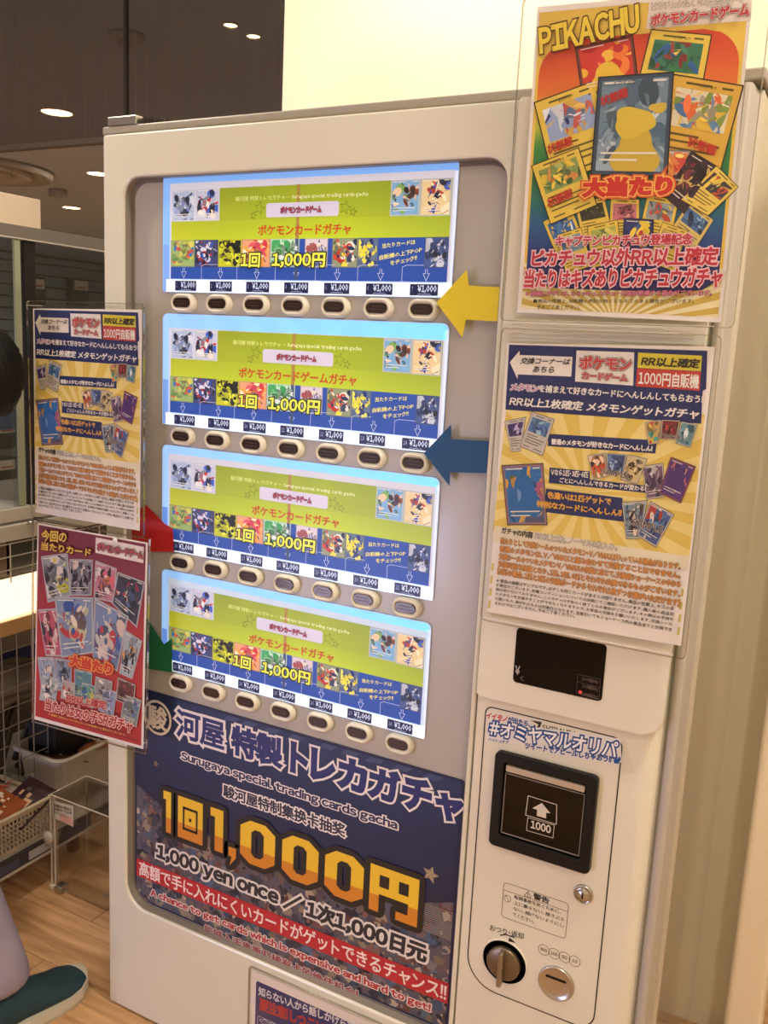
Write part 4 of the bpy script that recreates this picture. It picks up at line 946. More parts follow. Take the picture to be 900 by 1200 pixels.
CC = [([(48, 652), (79.4, 648), (83, 698), (55.8, 706.5)], (150, 156, 160), [(40, 36, 40), (200, 200, 60), (230, 220, 210), (110, 110, 120)]),
      ([(81.7, 655), (109, 655.8), (107.4, 698), (82, 698)], (130, 130, 140), [(60, 36, 50), (30, 26, 30), (230, 210, 200), (170, 160, 170)]),
      ([(112, 656.6), (137, 666), (134.5, 706.5), (110, 701)], (190, 130, 150), [(200, 90, 110), (50, 40, 50), (230, 220, 220), (200, 120, 80)]),
      ([(138, 670), (170, 682), (160.8, 736), (131, 706.5)], (56, 60, 80), [(30, 32, 44), (170, 40, 60), (220, 200, 190), (70, 90, 130)]),
      ([(64, 698.6), (109.7, 700), (110, 765), (72.4, 771)], (130, 150, 180), [(60, 90, 160), (220, 210, 190), (190, 60, 60), (110, 90, 90), (200, 200, 160)]),
      ([(111, 700), (151, 722), (138, 787), (109, 773)], (120, 140, 180), [(50, 80, 150), (220, 200, 190), (180, 50, 60), (90, 80, 110), (200, 200, 190)]),
      ([(45, 714), (66, 712.6), (73, 769.5), (54, 768.6)], (190, 90, 110), [(60, 40, 50), (220, 200, 190), (160, 50, 70)]),
      ([(147.6, 738), (167.4, 751), (155.5, 795.8), (139.8, 788.8)], (170, 180, 190), [(30, 34, 40), (120, 140, 150), (200, 150, 90)]),
      ([(44.4, 769.5), (64, 770), (67, 812), (49, 808)], (160, 170, 190), [(60, 80, 130), (230, 220, 200), (110, 70, 50)]),
      ([(65, 770), (85, 774), (84, 812), (66, 808)], (140, 150, 170), [(50, 50, 60), (220, 210, 200), (90, 110, 150)]),
      ([(88, 783), (109, 788), (107, 822), (88, 816)], (90, 140, 150), [(40, 80, 150), (200, 200, 70), (90, 160, 90)]),
      ([(50, 790), (70, 795), (66, 824), (47, 820)], (170, 180, 180), [(40, 40, 50), (230, 226, 210), (90, 90, 100)]),
      ([(74, 796), (89, 800), (87, 822), (72, 818)], (180, 170, 160), [(40, 40, 40), (210, 60, 60), (230, 220, 210)]),
      ([(97, 799), (114, 804), (110, 830), (95, 824)], (110, 160, 150), [(60, 120, 170), (220, 210, 100)]),
      ([(113, 792), (133, 798), (130, 826), (111, 820)], (150, 150, 150), [(60, 50, 50), (220, 210, 200), (160, 80, 60)]),
      ([(120, 806), (138, 810), (134, 840), (116, 832)], (150, 160, 190), [(60, 70, 120), (230, 220, 220), (120, 80, 90)]),
      ([(139, 793), (160, 802), (158, 828), (137, 820)], (100, 60, 56), [(60, 36, 36), (180, 120, 100), (130, 70, 60)]),
      ([(147, 812), (167, 820), (161, 852), (142, 843)], (130, 140, 140), [(60, 60, 60), (200, 190, 180), (90, 120, 150)])]
for k, (pts, bg, pal) in enumerate(CC): cardpx(pc, pts, YC - .0004, (176, 180, 184), bg, pal, 100 + k, kind='full', n=22 if k < 8 else 12, base=2 + k * 2.5, big=.85, edge=False)
ink = Ink(YC - .0042); T = ink.text; GD = [(.11, (90, 30, 30)), (.035, (226, 190, 70))]
T('今回の', (48.5, 633.5), (77.5, 636), (49, 621), GD, 1, 2); T('当たりカード', (48.3, 644), (106, 652.5), (48.8, 635), GD, 1, 2)
T('ポケモンカードゲーム', (114, 644.5), (167, 655), (114.3, 636), [(.12, (96, 60, 70)), (.03, (196, 80, 90))], 1, 2)
T('大当たり', (82, 779.5), (131, 791), (82.5, 767), [(.18, (200, 60, 40)), (.12, (236, 190, 80)), (.07, (206, 60, 40))], 1, 2)
T('RR以上確定', (78, 822.3), (124, 831), (78.5, 813.5), [(.10, (226, 170, 160)), (.03, (176, 44, 50))], 1, 2)
T('当たりは女の子SRガチャ', (53, 831.5), (154.5, 858.5), (54, 818.5), [(.11, (236, 190, 180)), (.03, (176, 40, 46))], 3, 2)
T('※極稀に男性キャラや他のカードが登場する場合がございます。', (57, 838), (147.5, 862.8), (57, 835.3), [(.01, (226, 190, 80))], 3, 1)
ink.out('poster_lettering', pc)
# sleeve C, quadrilateral of the measured outline
def ringq(name, px, inset, Y, th, m, t):
    O = [xz(p, Y) for p in px]; cxm = sum(p[0] for p in O) / 4; czm = sum(p[1] for p in O) / 4
    I = [(p[0] + inset * (1 if p[0] < cxm else -1), p[1] + inset * (1 if p[1] < czm else -1)) for p in O]; return ring(name, O, I, Y - .0006, Y + th, m, t)
SCQ = [(171, 884), (37, 846), (37.5, 608), (175, 632)][::-1]
SCQ = [(37.5, 608), (37, 846), (171, 884), (175, 632)]
ys = YC - .006; Pq = [xz(p, ys) for p in SCQ]
def sleeve_face(pts, Y, t):
    bm = bmesh.new(); cx_ = [p for p in pts]; N1, N2 = 24, 40; V = []
    for a in range(N2 + 1):
        rw = []
        for b in range(N1 + 1):
            s, tt = b / N1, a / N2; x, z = bil([pts[0], pts[3], pts[2], pts[1]], s, tt)
            rw.append(bm.verts.new((x, Y - .0012 * math.sin(s * 6.5 + .6) * math.sin(math.pi * tt) - .0006 * math.sin(tt * 9 + s * 3), z)))
        V.append(rw)
    for a in range(N2):
        for b in range(N1): bm.faces.new((V[a][b], V[a][b + 1], V[a + 1][b + 1], V[a + 1][b]))
    return bm_out('clear_sleeve', bm, CLEAR, t, smooth=True)
sleeve_face(Pq, ys, tC)
ringq('sleeve_rim', SCQ, .0015, ys, .004, clear_mat('rim_c', (.75, .74, .72), .3, .1, .8), tC)
lathe('sleeve_tab', [(.006, 0), (.006, .001), (.0, .001)], (xz((135, 634), YC - .007)[0], YC - .007, xz((135, 634), YC - .007)[1]), 'Y', mat('tab_white', (230, 226, 220), .3), tC, 16)
# ---- small notice in a clear sleeve low on the frame
YN = FY - .002
tN = thing('notice_sleeve', 'small clear sleeve with a navy notice low on the door frame under the banner', 'sign', (.38, YN, .08))
nx0, nz1 = xz((292, 1131), YN)
pn = plate('notice_paper', rrect(nx0 + .005, nx0 + .30, .078, nz1 - .008, .004), YN + .0005, YN + .0012, mat('poster_white', (0, 0, 0)), tN)
plate('clear_sleeve', rrect(nx0, nx0 + .305, .076, nz1, .008), YN - .001, YN - .0004, CLEAR, tN)
ring('sleeve_rim', rrect(nx0, nx0 + .305, .076, nz1, .008), rrect(nx0 + .0015, nx0 + .3035, .0775, nz1 - .0015, .007), YN - .0016, YN + .0018, clear_mat('rim_n', (.75, .74, .72), .3, .1, .8), tN)
ink = Ink(YN + .0003)
ax, az = xz((300, 1149), YN)
ink.poly(rrect(ax, nx0 + .29, .082, az, .006), (34, 40, 104), 0)
ink.text('知らない人から話しかけられて', (303, 1166), (424, 1212), (303.3, 1156), [(.03, (222, 220, 226))], 1, 2)
ink.text('要注意!しつこい', (304.5, 1183), (380, 1212), (304.8, 1169.5), [(.06, (176, 40, 44))], 1, 2)
bx, bz = xz((302, 1190), YN); ink.line(rrect(bx, nx0 + .28, .09, bz, .004), .001, (222, 220, 226), 1, True)
ink.text('高額な買取', (305, 1208), (366, 1232), (305, 1193), [(.06, (222, 220, 226)), (.02, (34, 40, 104))], 1, 2)
ink.out('notice_print', pn)
# bracket and cable above the top left corner
t = thing('glass_clamp', 'small ridged metal clamp on the top left corner of the machine', 'clamp', (-.15, .03, 1.852))
box('clamp_block', -.190, -.118, .010, .050, 1.852, 1.868, CHROME, t, .002)
bm = bmesh.new()
for k in range(8): bm_box(bm, -.118 + k * .009, -.113 + k * .009, .030, .048, 1.852, 1.868 - k * .0013)
o = bm_out('clamp_teeth', bm, DARKM, t); o['kind'] = 'stuff'
# added cool fill light in an invented machine-like box, unseen behind the viewer
t = thing('added_cool_fill', 'cool backlit vending machine standing across the aisle behind the viewer', 'vending machine', (-1.4, -3.5, 0))
box('fill_housing', -2.0, -.8, -3.9, -3.3, .0, 1.8, CREAM, t, .01)
box('fill_panel', -1.93, -.87, -3.305, -3.29, .06, .55, mat('cool_fill_glow', (200, 206, 255), .5, emit=25.0), t)
# ================================================================== SHOWCASE AND RACK ON THE LEFT
SX = -.80
RAIL = mat('rail_grey', (140, 134, 128), .4, metal=.3)
t = thing('showcase', 'tall glass showcase with dark slatted back and grey top rail', 'showcase', (-1.0, .55, .93))
Y0, Y1 = .04, 1.15
box('top_rail', SX - .02, SX + .004, Y0, Y1, 1.692, 1.722, RAIL, t, .002); box('rail_lip', SX - .02, SX + .006, Y0, Y1, 1.688, 1.6915, mat('rail_lip', (214, 206, 196), .3), t)
box('top_board', -1.25, SX - .02, Y0, Y1, 1.700, 1.718, RAIL, t)
SLAT = mat('slat_grey', (118, 126, 138), .45, noise=(106, 114, 126), nscale=5, scale=(1, 1, 6))
zz = .99
while zz < 1.69:
    h = .036; box('slat', -1.235, -1.222, Y0, Y1, zz, min(zz + h - .006, 1.69), SLAT, t, .002); zz += h
box('back_board', -1.25, -1.236, Y0, Y1, .95, 1.70, mat('slat_gap', (40, 38, 38), .7), t)
box('end_panel', -1.235, SX - .02, Y1 - .012, Y1, .99, 1.70, mat('showcase_end', (70, 64, 60), .6), t)
box('glass_door', SX - .006, SX - .002, Y0, .31, 1.0, 1.688, CASEGL, t); box('glass_door', SX - .016, SX - .012, .29, Y1, 1.0, 1.688, CASEGL, t)
box('glass_edge', SX - .008, SX, .300, .318, 1.0, 1.688, mat('glass_edge_green', (170, 176, 150), .2), t)
box('door_post', SX - .03, SX - .008, .336, .372, 1.0, 1.688, mat('post_black', (34, 30, 28), .5), t)
box('base_rail', SX - .45, SX + .006, Y0, Y1, .965, 1.0, WHITEM, t, .002); box('lower_rail', SX - .02, SX + .012, Y0, Y1, .915, .958, WHITEM, t, .003)
for k, yy in enumerate((.315, .345)): lathe('rail_screw', [(.008, 0), (.008, .006), (.0, .009)], (SX + .02, yy, .955), 'Z', CHROME, t, 12)
# price holders on the slats
for lab, u, v in (('black price holder on the slats, nearest to the machine', 94, 338), ('black price holder on the slats, left of the nearest one', 42, 336), ('black price holder in the showcase by the left edge, upper of two', 7, 505), ('black price holder in the showcase by the left edge, lower of two', 7, 548)):
    p = at(u, v, X=-1.19); h = thing('price_holder', lab, 'price holder', p, 'price holders in the showcase')
    box('holder_box', -1.22, -1.185, p.y - .035, p.y + .035, p.z - .055, p.z + .032, BLACKP, h, .003)
    box('price_card', -1.1845, -1.184, p.y - .029, p.y + .029, p.z - .006, p.z + .024, mat('price_card', (206, 196, 184), .5), h)
    box('card_stripe', -1.1838, -1.1836, p.y - .022, p.y + .020, p.z + .0, p.z + .005, mat('price_red', (190, 70, 50), .5), h)
p = at(15, 468, X=-1.12); h = thing('silver_bag', 'silver and blue packet hanging in the showcase behind the hair', 'packet', p)
box('foil_pouch', -1.14, -1.12, p.y - .05, p.y + .05, p.z - .03, p.z + .04, mat('foil', (150, 150, 156), .3, metal=.5), h, .008); box('blue_band', -1.142, -1.118, p.y - .052, p.y + .052, p.z - .09, p.z - .031, mat('pouch_blue', (40, 70, 120), .5), h, .006)
# cream board standing on the showcase
t = tag(box('sign_board', -1.02, -1.0, .045, .562, 1.719, 1.828, mat('board_cream', (238, 218, 192), .6), None, .002), 'blank cream board standing on top of the showcase', 'board')
# rack below
t = thing('display_rack', 'white wire rack with a glowing shelf light under the showcase', 'rack', (-1.0, .55, 0))
box('light_bar', SX - .06, SX + .002, Y0, Y1, .705, .795, mat('shelf_light', (255, 226, 180), .5, emit=2.0), t, .004)
box('shelf_board', -1.25, SX + .006, Y0, Y1, .672, .700, WHITEM, t, .002); box('shelf_lip', SX + .006, SX + .010, Y0, Y1, .660, .700, mat('lip_orange', (214, 170, 120), .4), t)
box('back_wall', -1.30, -1.28, Y0, Y1, 0, .91, mat('rack_back', (120, 108, 96), .7), t)
box('fascia_board', SX - .20, SX - .19, Y0, Y1, .53, .668, mat('fascia_grey', (150, 138, 124), .6), t)
for k in range(8):
    y = .06 + k * .11; box('red_label', SX - .189, SX - .187, y, y + .085, .585, .612, mat('label_red', (140, 50, 44), .5), t)
    if k % 2 == 0: box('grey_label', SX - .189, SX - .187, y + .02, y + .075, .545, .57, mat('label_grey', (110, 100, 92), .5), t)
bm = bmesh.new()
for k in range(10): bm_box(bm, SX + .000, SX + .003, Y0 + .01 + k * .105, Y0 + .0125 + k * .105, .80, .905)
for z in (.835, .87, .905): bm_box(bm, SX, SX + .003, Y0, Y1, z, z + .0025)
o = bm_out('upper_wire_grid', bm, WHITEM, t); o['kind'] = 'stuff'
WG = mat('wire_grey', (150, 138, 122), .5)
bm = bmesh.new()
for k in range(22): bm_tube(bm, [(SX - .03, Y0 + .01 + k * .05, .13), (SX - .03, Y0 + .01 + k * .05, .66)], .0018, 5)
for z in [.16 + .055 * k for k in range(10)]: bm_tube(bm, [(SX - .03, Y0, z), (SX - .03, Y1, z)], .0018, 5)
o = bm_out('lower_wire_grid', bm, WG, t); o['kind'] = 'stuff'
box('lower_shelf', -1.25, -.655, Y0, Y1, .108, .122, WHITEM, t, .002); box('shelf_edge', -.655, -.648, Y0, Y1, .082, .124, mat('edge_dark', (70, 66, 76), .5), t, .001)
box('edge_strip', -.650, -.645, Y0, Y1, .076, .083, WHITEM, t)
ink_v, ink_f, ink_c = [], [], []
for k in range(9):
    y = .05 + k * .12; c = [(90, 90, 120), (200, 200, 206), (60, 60, 90)][k % 3]; b = len(ink_v); ink_v += [(-.6475, y, .088), (-.6475, y + .09, .088), (-.6475, y + .09, .112), (-.6475, y, .112)]; ink_f.append((b, b + 1, b + 2, b + 3)); ink_c.append(c)
mesh('shelf_labels', ink_v, ink_f, PRINT, t, cols=ink_c)
for y in (Y0 + .02, Y1 - .02):
    for x in (-1.24, -.70): box('rack_leg', x - .012, x + .012, y - .012, y + .012, 0, .108, DARKM, t)
# goods on the rack
goods = [('dark boxed toy behind the wire grid, far left', .05, (60, 44, 40)), ('brown boxed toy behind the wire grid', .18, (84, 60, 48)), ('black boxed toy behind the wire grid', .31, (34, 30, 32)), ('dark red boxed toy behind the wire grid', .44, (74, 34, 32)), ('dark grey boxed toy behind the wire grid', .57, (56, 54, 54))]
for lab, y, c in goods:
    b = tag(box('toy_box', -1.02, -.86, y, y + .12, .800, .900, mat('toybox%d' % c[0], c, .4), None, .003), lab, 'box', 'boxed toys on the rack')
t = thing('plastic_bag', 'crumpled clear plastic bag slumped behind the wire grid', 'bag', (-.93, .32, .40))
bm = bmesh.new(); bmesh.ops.create_icosphere(bm, subdivisions=4, radius=1)
rr = random.Random(5)
for v in bm.verts:
    n_ = math.sin(v.co.x * 7 + v.co.z * 5) * .09 + math.sin(v.co.y * 11 + v.co.x * 6) * .07; v.co = Vector((-.93 + v.co.x * .085 * (1 + n_), .32 + v.co.y * .20 * (1 + n_), .465 + v.co.z * .055 * (1 + n_)))
bm_out('bag_film', bm, mat('bag_plastic', (120, 112, 102), .25, bump=.6, nscale=30, coat=.5), t, smooth=True)
tag(box('blue_box', -1.17, -1.04, .30, .56, .44, .53, mat('box_blue', (30, 36, 110), .5), None, .003), 'dark blue box behind the plastic bag', 'box')
rr = random.Random(9)
for k in range(16):
    y = .06 + k * .03; x = -.975 - (k % 3) * .05; t_ = rr.uniform(.35, .75)
    c = rr.choice([(54, 46, 42), (88, 76, 66), (40, 36, 38), (104, 92, 80)])
    P_ = Vector((x, y, .13)); Q_ = Vector((x - .01, y + .24 * t_, .40))
    o = tube('wrapped_roll', [P_, P_.lerp(Q_, .5) + Vector((0, .004, 0)), Q_], .010, mat('roll%d' % c[0], c, .3), None, 8)
    tag(o, 'slanted plastic-wrapped %s roll behind the wire grid, %s' % ({54: 'brown', 88: 'tan', 40: 'black', 104: 'light'}[c[0]], ['first', 'second', 'third', 'fourth', 'fifth', 'sixth', 'seventh', 'eighth', 'ninth', 'tenth', 'eleventh', 'twelfth', 'thirteenth', 'fourteenth', 'fifteenth', 'sixteenth'][k] + ' from the left end'), 'roll', 'wrapped rolls behind the wire grid')
# white tub
t = thing('storage_tub', 'white plastic tub of dark packets beside the red poster', 'tub', (-.87, .56, .123))
TUB = mat('tub_white', (196, 186, 172), .4)
bm = bmesh.new(); ux0, ux1, uy0, uy1 = -.925, -.728, .352, .74
def lp(x0, x1, y0, y1, z, r=.035, k=5): return [bm.verts.new((x, y, z)) for x, y in rrect(x0, x1, y0, y1, r, k)]
seq = [lp(ux0 + .02, ux1 - .02, uy0 + .02, uy1 - .02, .1235), lp(ux0 + .004, ux1 - .004, uy0 + .004, uy1 - .004, .258), lp(ux0 - .008, ux1 + .008, uy0 - .008, uy1 + .008, .260), lp(ux0 - .010, ux1 + .010, uy0 - .010, uy1 + .010, .268), lp(ux0 - .004, ux1 + .004, uy0 - .004, uy1 + .004, .271), lp(ux0 + .006, ux1 - .006, uy0 + .006, uy1 - .006, .268), lp(ux0 + .024, ux1 - .024, uy0 + .024, uy1 - .024, .130)]
for a, b in zip(seq, seq[1:]):
    for i in range(len(a)): bm.faces.new((a[i], a[(i + 1) % len(a)], b[(i + 1) % len(b)], b[i]))
bm.faces.new(seq[-1]); bm.faces.new(seq[0][::-1])
bm_out('tub_shell', bm, TUB, t, smooth=False)
def packet(name, label, cat, grp, c, sz, rotv, col, col2):
    """pillow packet with crimped ends and a printed patch"""
    bm = bmesh.new(); W0, H0, D0 = sz; n1, n2 = 10, 12; F_ = []; B_ = []
    for i in range(n2 + 1):
        fr = []; br = []
        for j in range(n1 + 1):
            s, u = j / n1, i / n2; th = (math.sin(math.pi * s) ** .5) * (math.sin(math.pi * min(1, max(0, (u - .06) / .88))) ** .5) * D0 / 2 + .0004
            wob = math.sin(s * 9 + u * 5) * .0012
            x, y = (s - .5) * W0, (u - .5) * H0; fr.append(bm.verts.new((x, y, th + wob))); br.append(bm.verts.new((x, y, -th + wob)))
        F_.append(fr); B_.append(br)
    for i in range(n2):
        for j in range(n1):
            bm.faces.new((F_[i][j], F_[i][j + 1], F_[i + 1][j + 1], F_[i + 1][j])); bm.faces.new((B_[i][j + 1], B_[i][j], B_[i + 1][j], B_[i + 1][j + 1]))
    o = thing(name, label, cat, c, grp); o.rotation_euler = rotv
    me = bpy.data.meshes.new('pouch'); bm.to_mesh(me); bm.free(); me.materials.append(mat('pouch%s' % str(col), col, .3, coat=.4)); link('pouch', me, o)
    v, f, cc = [], [], []; rd = random.Random(str(col) + label)
    for k in range(11):
        x, y, w2, h2 = rd.uniform(-.32, .2) * W0, rd.uniform(-.36, .28) * H0, rd.uniform(.05, .24) * W0, rd.uniform(.03, .12) * H0; b = len(v)
        z = D0 / 2 + .0022 + k * .0002; v += [(x, y, z), (x + w2, y, z), (x + w2, y + h2, z), (x, y + h2, z)]; f.append((b, b + 1, b + 2, b + 3)); cc.append(rd.choice([col2, (216, 206, 190), (60, 44, 40)]))
    me = bpy.data.meshes.new('pouch_print'); me.from_pydata(v, [], f); me.materials.append(PRINTG); a = me.color_attributes.new('Col', 'FLOAT_COLOR', 'CORNER'); buf = []
    for q in cc: buf += [*lin(q), 1] * 4
    a.data.foreach_set('color', buf); link('pouch_print', me, o)
    return o
PK_ = [('dark brown packet lying at the near end of the tub', (-.80, .42, .235), (70, 44, 36), (150, 90, 60)), ('black packet against the left side of the tub', (-.87, .45, .240), (30, 28, 30), (90, 80, 70)), ('black packet in the middle of the tub', (-.82, .52, .245), (36, 32, 34), (120, 110, 96)),
       ('dark red packet in the tub beside the orange striped one', (-.79, .60, .243), (84, 34, 30), (170, 120, 80)), ('orange striped packet at the right side of the tub', (-.76, .53, .250), (150, 84, 44), (206, 170, 120)), ('dark grey packet at the far end of the tub', (-.85, .65, .245), (50, 48, 50), (110, 104, 100))]
for k, (lab, c, a, b) in enumerate(PK_): packet('packet', lab, 'packet', 'packets in the white tub', c, (.10, .13, .02), (rr.uniform(-.35, .35), rr.uniform(-.35, .35), rr.uniform(0, 3)), a, b)
tag(box('black_divider_box', -.915, -.80, .40, .66, .28 - .05, .335, mat('divider_black', (24, 22, 24), .5), None, .004), 'black box standing upright in the white tub', 'box')
# beige basket with square holes
t = thing('plastic_basket', 'beige basket with square holes filled with snack packets', 'basket', (-.76, .10, .123))
BK = mat('basket_beige', (206, 190, 164), .45)
def grid_wall(bm, p0, p1, z0, z1, n, m_, th, bar=.0035):
    p0 = Vector(p0); p1 = Vector(p1); L_ = (p1 - p0).length; d = (p1 - p0).normalized(); nrm = Vector((d.y, -d.x))
    def seg(a, b, za, zb2):
        A = p0 + d * a; B = p0 + d * b; vs = []
        for P0 in (A, B):
            for s in (-th / 2, th / 2):
                for z in (za, zb2): q = P0 + nrm * s; vs.append(bm.verts.new((q.x, q.y, z)))
        for f in ((0, 1, 3, 2), (4, 6, 7, 5), (0, 4, 5, 1), (2, 3, 7, 6), (1, 5, 7, 3), (0, 2, 6, 4)): bm.faces.new([vs[i] for i in f])
    seg(0, L_, z0, z0 + .012); seg(0, L_, z1 - .010, z1)
    for i in range(n + 1): x = i * (L_ - bar) / n; seg(x, x + bar, z0 + .012, z1 - .010)
    for j in range(1, m_): z = z0 + .012 + (z1 - z0 - .022) * j / m_; seg(0, L_, z - bar / 2, z + bar / 2)
bm = bmesh.new(); bx0, bx1, by0, by1, bz0, bz1 = -.94, -.664, .05, .262, .124, .222
for a, b, n in (((bx1, by0), (bx1, by1), 17), ((bx0, by0), (bx0, by1), 17), ((bx0, by0), (bx1, by0), 22), ((bx0, by1), (bx1, by1), 22)): grid_wall(bm, a, b, bz0, bz1, n, 6, .003)
bm_box(bm, bx0, bx1, by0, by1, bz0, bz0 + .003)
o = bm_out('basket_body', bm, BK, t)
bm = bmesh.new()
for a, b in (((bx1 - .004, bx1 + .008), (by0, by1)), ((bx0 - .008, bx0 + .004), (by0, by1))): bm_box(bm, a[0], a[1], b[0] - .006, b[1] + .006, bz1, bz1 + .007, .002)
for a in (by0, by1): bm_box(bm, bx0 - .008, bx1 + .008, a - .006, a + .006, bz1, bz1 + .007, .002)
bm_out('basket_rim', bm, BK, t)
SN = [('white and red printed snack packet on top of the basket', (-.80, .19, .232), (200, 186, 168), (190, 60, 40), (-.1, .25, .5)), ('orange brown snack packet in the basket next to the rim', (-.73, .13, .225), (160, 80, 44), (216, 190, 150), (.2, .3, .2)),
      ('blue cornered snack packet in the basket', (-.85, .12, .232), (50, 90, 140), (216, 206, 190), (.1, -.2, 1.1)), ('teal snack packet by the left edge of the basket', (-.74, .00, .222), (30, 120, 140), (200, 210, 210), (-.2, .2, .3)),
      ('dark brown snack packet deep in the basket', (-.88, .22, .215), (80, 44, 34), (180, 120, 70), (.2, -.1, 2.0)), ('black snack packet at the back of the basket', (-.91, .05, .235), (40, 30, 32), (130, 90, 70), (.3, .1, .8)),
      ('tan snack packet at the front left of the basket', (-.80, -.08, .228), (180, 150, 110), (120, 60, 40), (.1, .2, 2.4)), ('small dark packet near the basket corner', (-.71, .215, .215), (60, 36, 40), (200, 160, 120), (.4, .2, .1)), ('red snack packet beneath the white and red one', (-.77, .17, .195), (150, 44, 34), (220, 200, 170), (-.1, .1, 1.4))]
for lab, c, a, b, r_ in SN: packet('snack_packet', lab, 'snack', 'snack packets in the beige basket', c, (.105, .14, .026), r_, a, b)
# ================================================================== CLEAR ACRYLIC BOX ON THE FLOOR
t = thing('acrylic_box', 'clear acrylic case standing on the wood floor beside the machine', 'case', (-.44, .27, 0))
ax0, ax1, ay0, ay1, aH = -.609, -.21, .211, .335, .266
for nm, a in (('side_panel', (ax0, ax0 + .003, ay0, ay1, .004, aH)), ('side_panel', (ax1 - .003, ax1, ay0, ay1, .004, aH)), ('front_panel', (ax0 + .003, ax1 - .003, ay0, ay0 + .003, .004, aH)), ('back_panel', (ax0 + .003, ax1 - .003, ay1 - .003, ay1, .004, aH)), ('lid_panel', (ax0, ax1, ay0, ay1, aH, aH + .003))):
    box(nm, *a, ACRYL, t)
ED = mat('acrylic_bright_edge', (230, 218, 200), .25)
bm = bmesh.new()
for x, y in ((ax0, ay0), (ax0, ay1), (ax1, ay0), (ax1, ay1), (ax0 + .014, ay0)): bm_box(bm, x - .0016, x + .0016, y - .0016, y + .0016, .004, aH)
for y in (ay0, ay1): bm_box(bm, ax0, ax1, y - .0012, y + .0012, aH + .002, aH + .0042)
for x in (ax0, ax1): bm_box(bm, x - .0012, x + .0012, ay0, ay1, aH + .002, aH + .0042)
o = bm_out('edge_lines', bm, ED, t); o['kind'] = 'stuff'
lathe('latch_knob', [(.016, 0), (.018, .008), (.014, .014), (.0, .015)], (ax0 - .003, ay0 + .0, .148), 'Y', mat('latch_clear', (200, 190, 178), .15, coat=.8), t, 16)
box('latch_plate', ax0 - .018, ax0 + .012, ay0 - .004, ay0 - .001, .118, .172, ACRYL, t, .001)
box('foot', ax0 - .004, ax0 + .012, ay0 - .008, ay0 + .010, 0, .012, ED, t, .003)
box('metal_hinge', ax0 + .020, ax0 + .045, ay0 - .012, ay0 + .014, 0, .020, CHROME, t, .004)
box('floor_plate', ax1 - .26, ax1 - .20, ay0 - .05 + .09, ay0 + .075, .001, .003, mat('plate_grey', (140, 130, 116), .4, metal=.3), t)
YS = ay0 - .0012; sq = [(61.5, 938), (86, 945), (86, 969), (62, 958)]
s = plate('case_sticker', [xz(p, YS) for p in sq][::-1], YS - .0004, YS, mat('sticker_white', (222, 214, 206), .5), t)
ink = Ink(YS - .0006); ink.px([(70, 954), (86, 959), (86, 968.5), (70, 961.5)], (226, 180, 172), 0)
for k, (s_, x1) in enumerate((('交換用の景品は', 84), ('店員までお声', 84), ('かけください。', 80))): ink.text(s_, (63, 945 + k * 4), (x1, 951 + k * 4.2), (63, 941.6 + k * 4), [(.02, (60, 50, 50))], 1, 1)
ink.out('sticker_print', s)
# ================================================================== PERSON at the left edge
t = thing('person', 'person at the left edge in pale lavender trousers and a teal shoe', 'person', (-.5, -.14, 0))
def skin(name, nodes, edges, m, parent, root=0, sub=2):
    me = bpy.data.meshes.new(name); me.from_pydata([Vector(n[0]) - parent.location for n in nodes], edges, []); o = link(name, me, parent, m)
    md = o.modifiers.new('s', 'SKIN'); md.use_smooth_shade = True
    for v, n in zip(me.skin_vertices[0].data, nodes): v.radius = n[1] if isinstance(n[1], tuple) else (n[1], n[1]); v.use_root = False
    me.skin_vertices[0].data[root].use_root = True
    sb = o.modifiers.new('b', 'SUBSURF'); sb.levels = sub; sb.render_levels = sub
    dg = bpy.context.evaluated_depsgraph_get(); m2 = bpy.data.meshes.new_from_object(o.evaluated_get(dg)); o.modifiers.clear(); o.data = m2; return o
SKIN = mat('skin', (206, 160, 130), .5, bump=.05, nscale=50)
TR = mat('lavender_trousers', (158, 148, 166), .8, bump=1.0, nscale=9, noise=(136, 126, 146))
SH = mat('dark_shirt', (60, 58, 70), .8, bump=.3, nscale=50)
C0 = Vector((-.62, -.24)); SH_ = Vector((-.82, .57)); FD_ = Vector((-.57, -.82))
HX, HY = -.402, -.15
def bp(side, fwd, z, dx=0): q = C0 + SH_ * side + FD_ * fwd; return (q.x + dx, q.y, z)
bodyN = [(bp(0, -.02, .84), (.12, .10)), (bp(0, 0, .98), (.11, .09)), (bp(0, .02, 1.12, .02), (.12, .095)), (bp(0, .02, 1.23, .04), (.10, .08)), (bp(0, .01, 1.23, .08), .05), ((HX - .04, HY - .02, 1.27), .05), ((HX, HY, 1.335), (.064, .070)), ((HX, HY, 1.395), (.058, .066)),
         (bp(-.17, .02, 1.20), .048), (bp(-.19, .05, .98), .040), (bp(-.17, .16, .80), .030), (bp(-.17, .17, .735), (.032, .018)),
         (bp(.17, .02, 1.20, .02), .048), (bp(.20, .05, .98), .040), (bp(.17, .16, .80), .030), (bp(.17, .17, .735), (.032, .018)),
         (bp(.09, -.02, .80), .08), (bp(.07, .06, .45), .056), (bp(.05, .02, .11), .038), (bp(-.08, -.02, .80), .08), ((-.53, -.20, .455), .056), ((-.28, -.205, .10), .036)]
E_ = [(0, 1), (1, 2), (2, 3), (3, 4), (4, 5), (5, 6), (6, 7), (3, 8), (8, 9), (9, 10), (10, 11), (3, 12), (12, 13), (13, 14), (14, 15), (0, 16), (16, 17), (17, 18), (0, 19), (19, 20), (20, 21)]
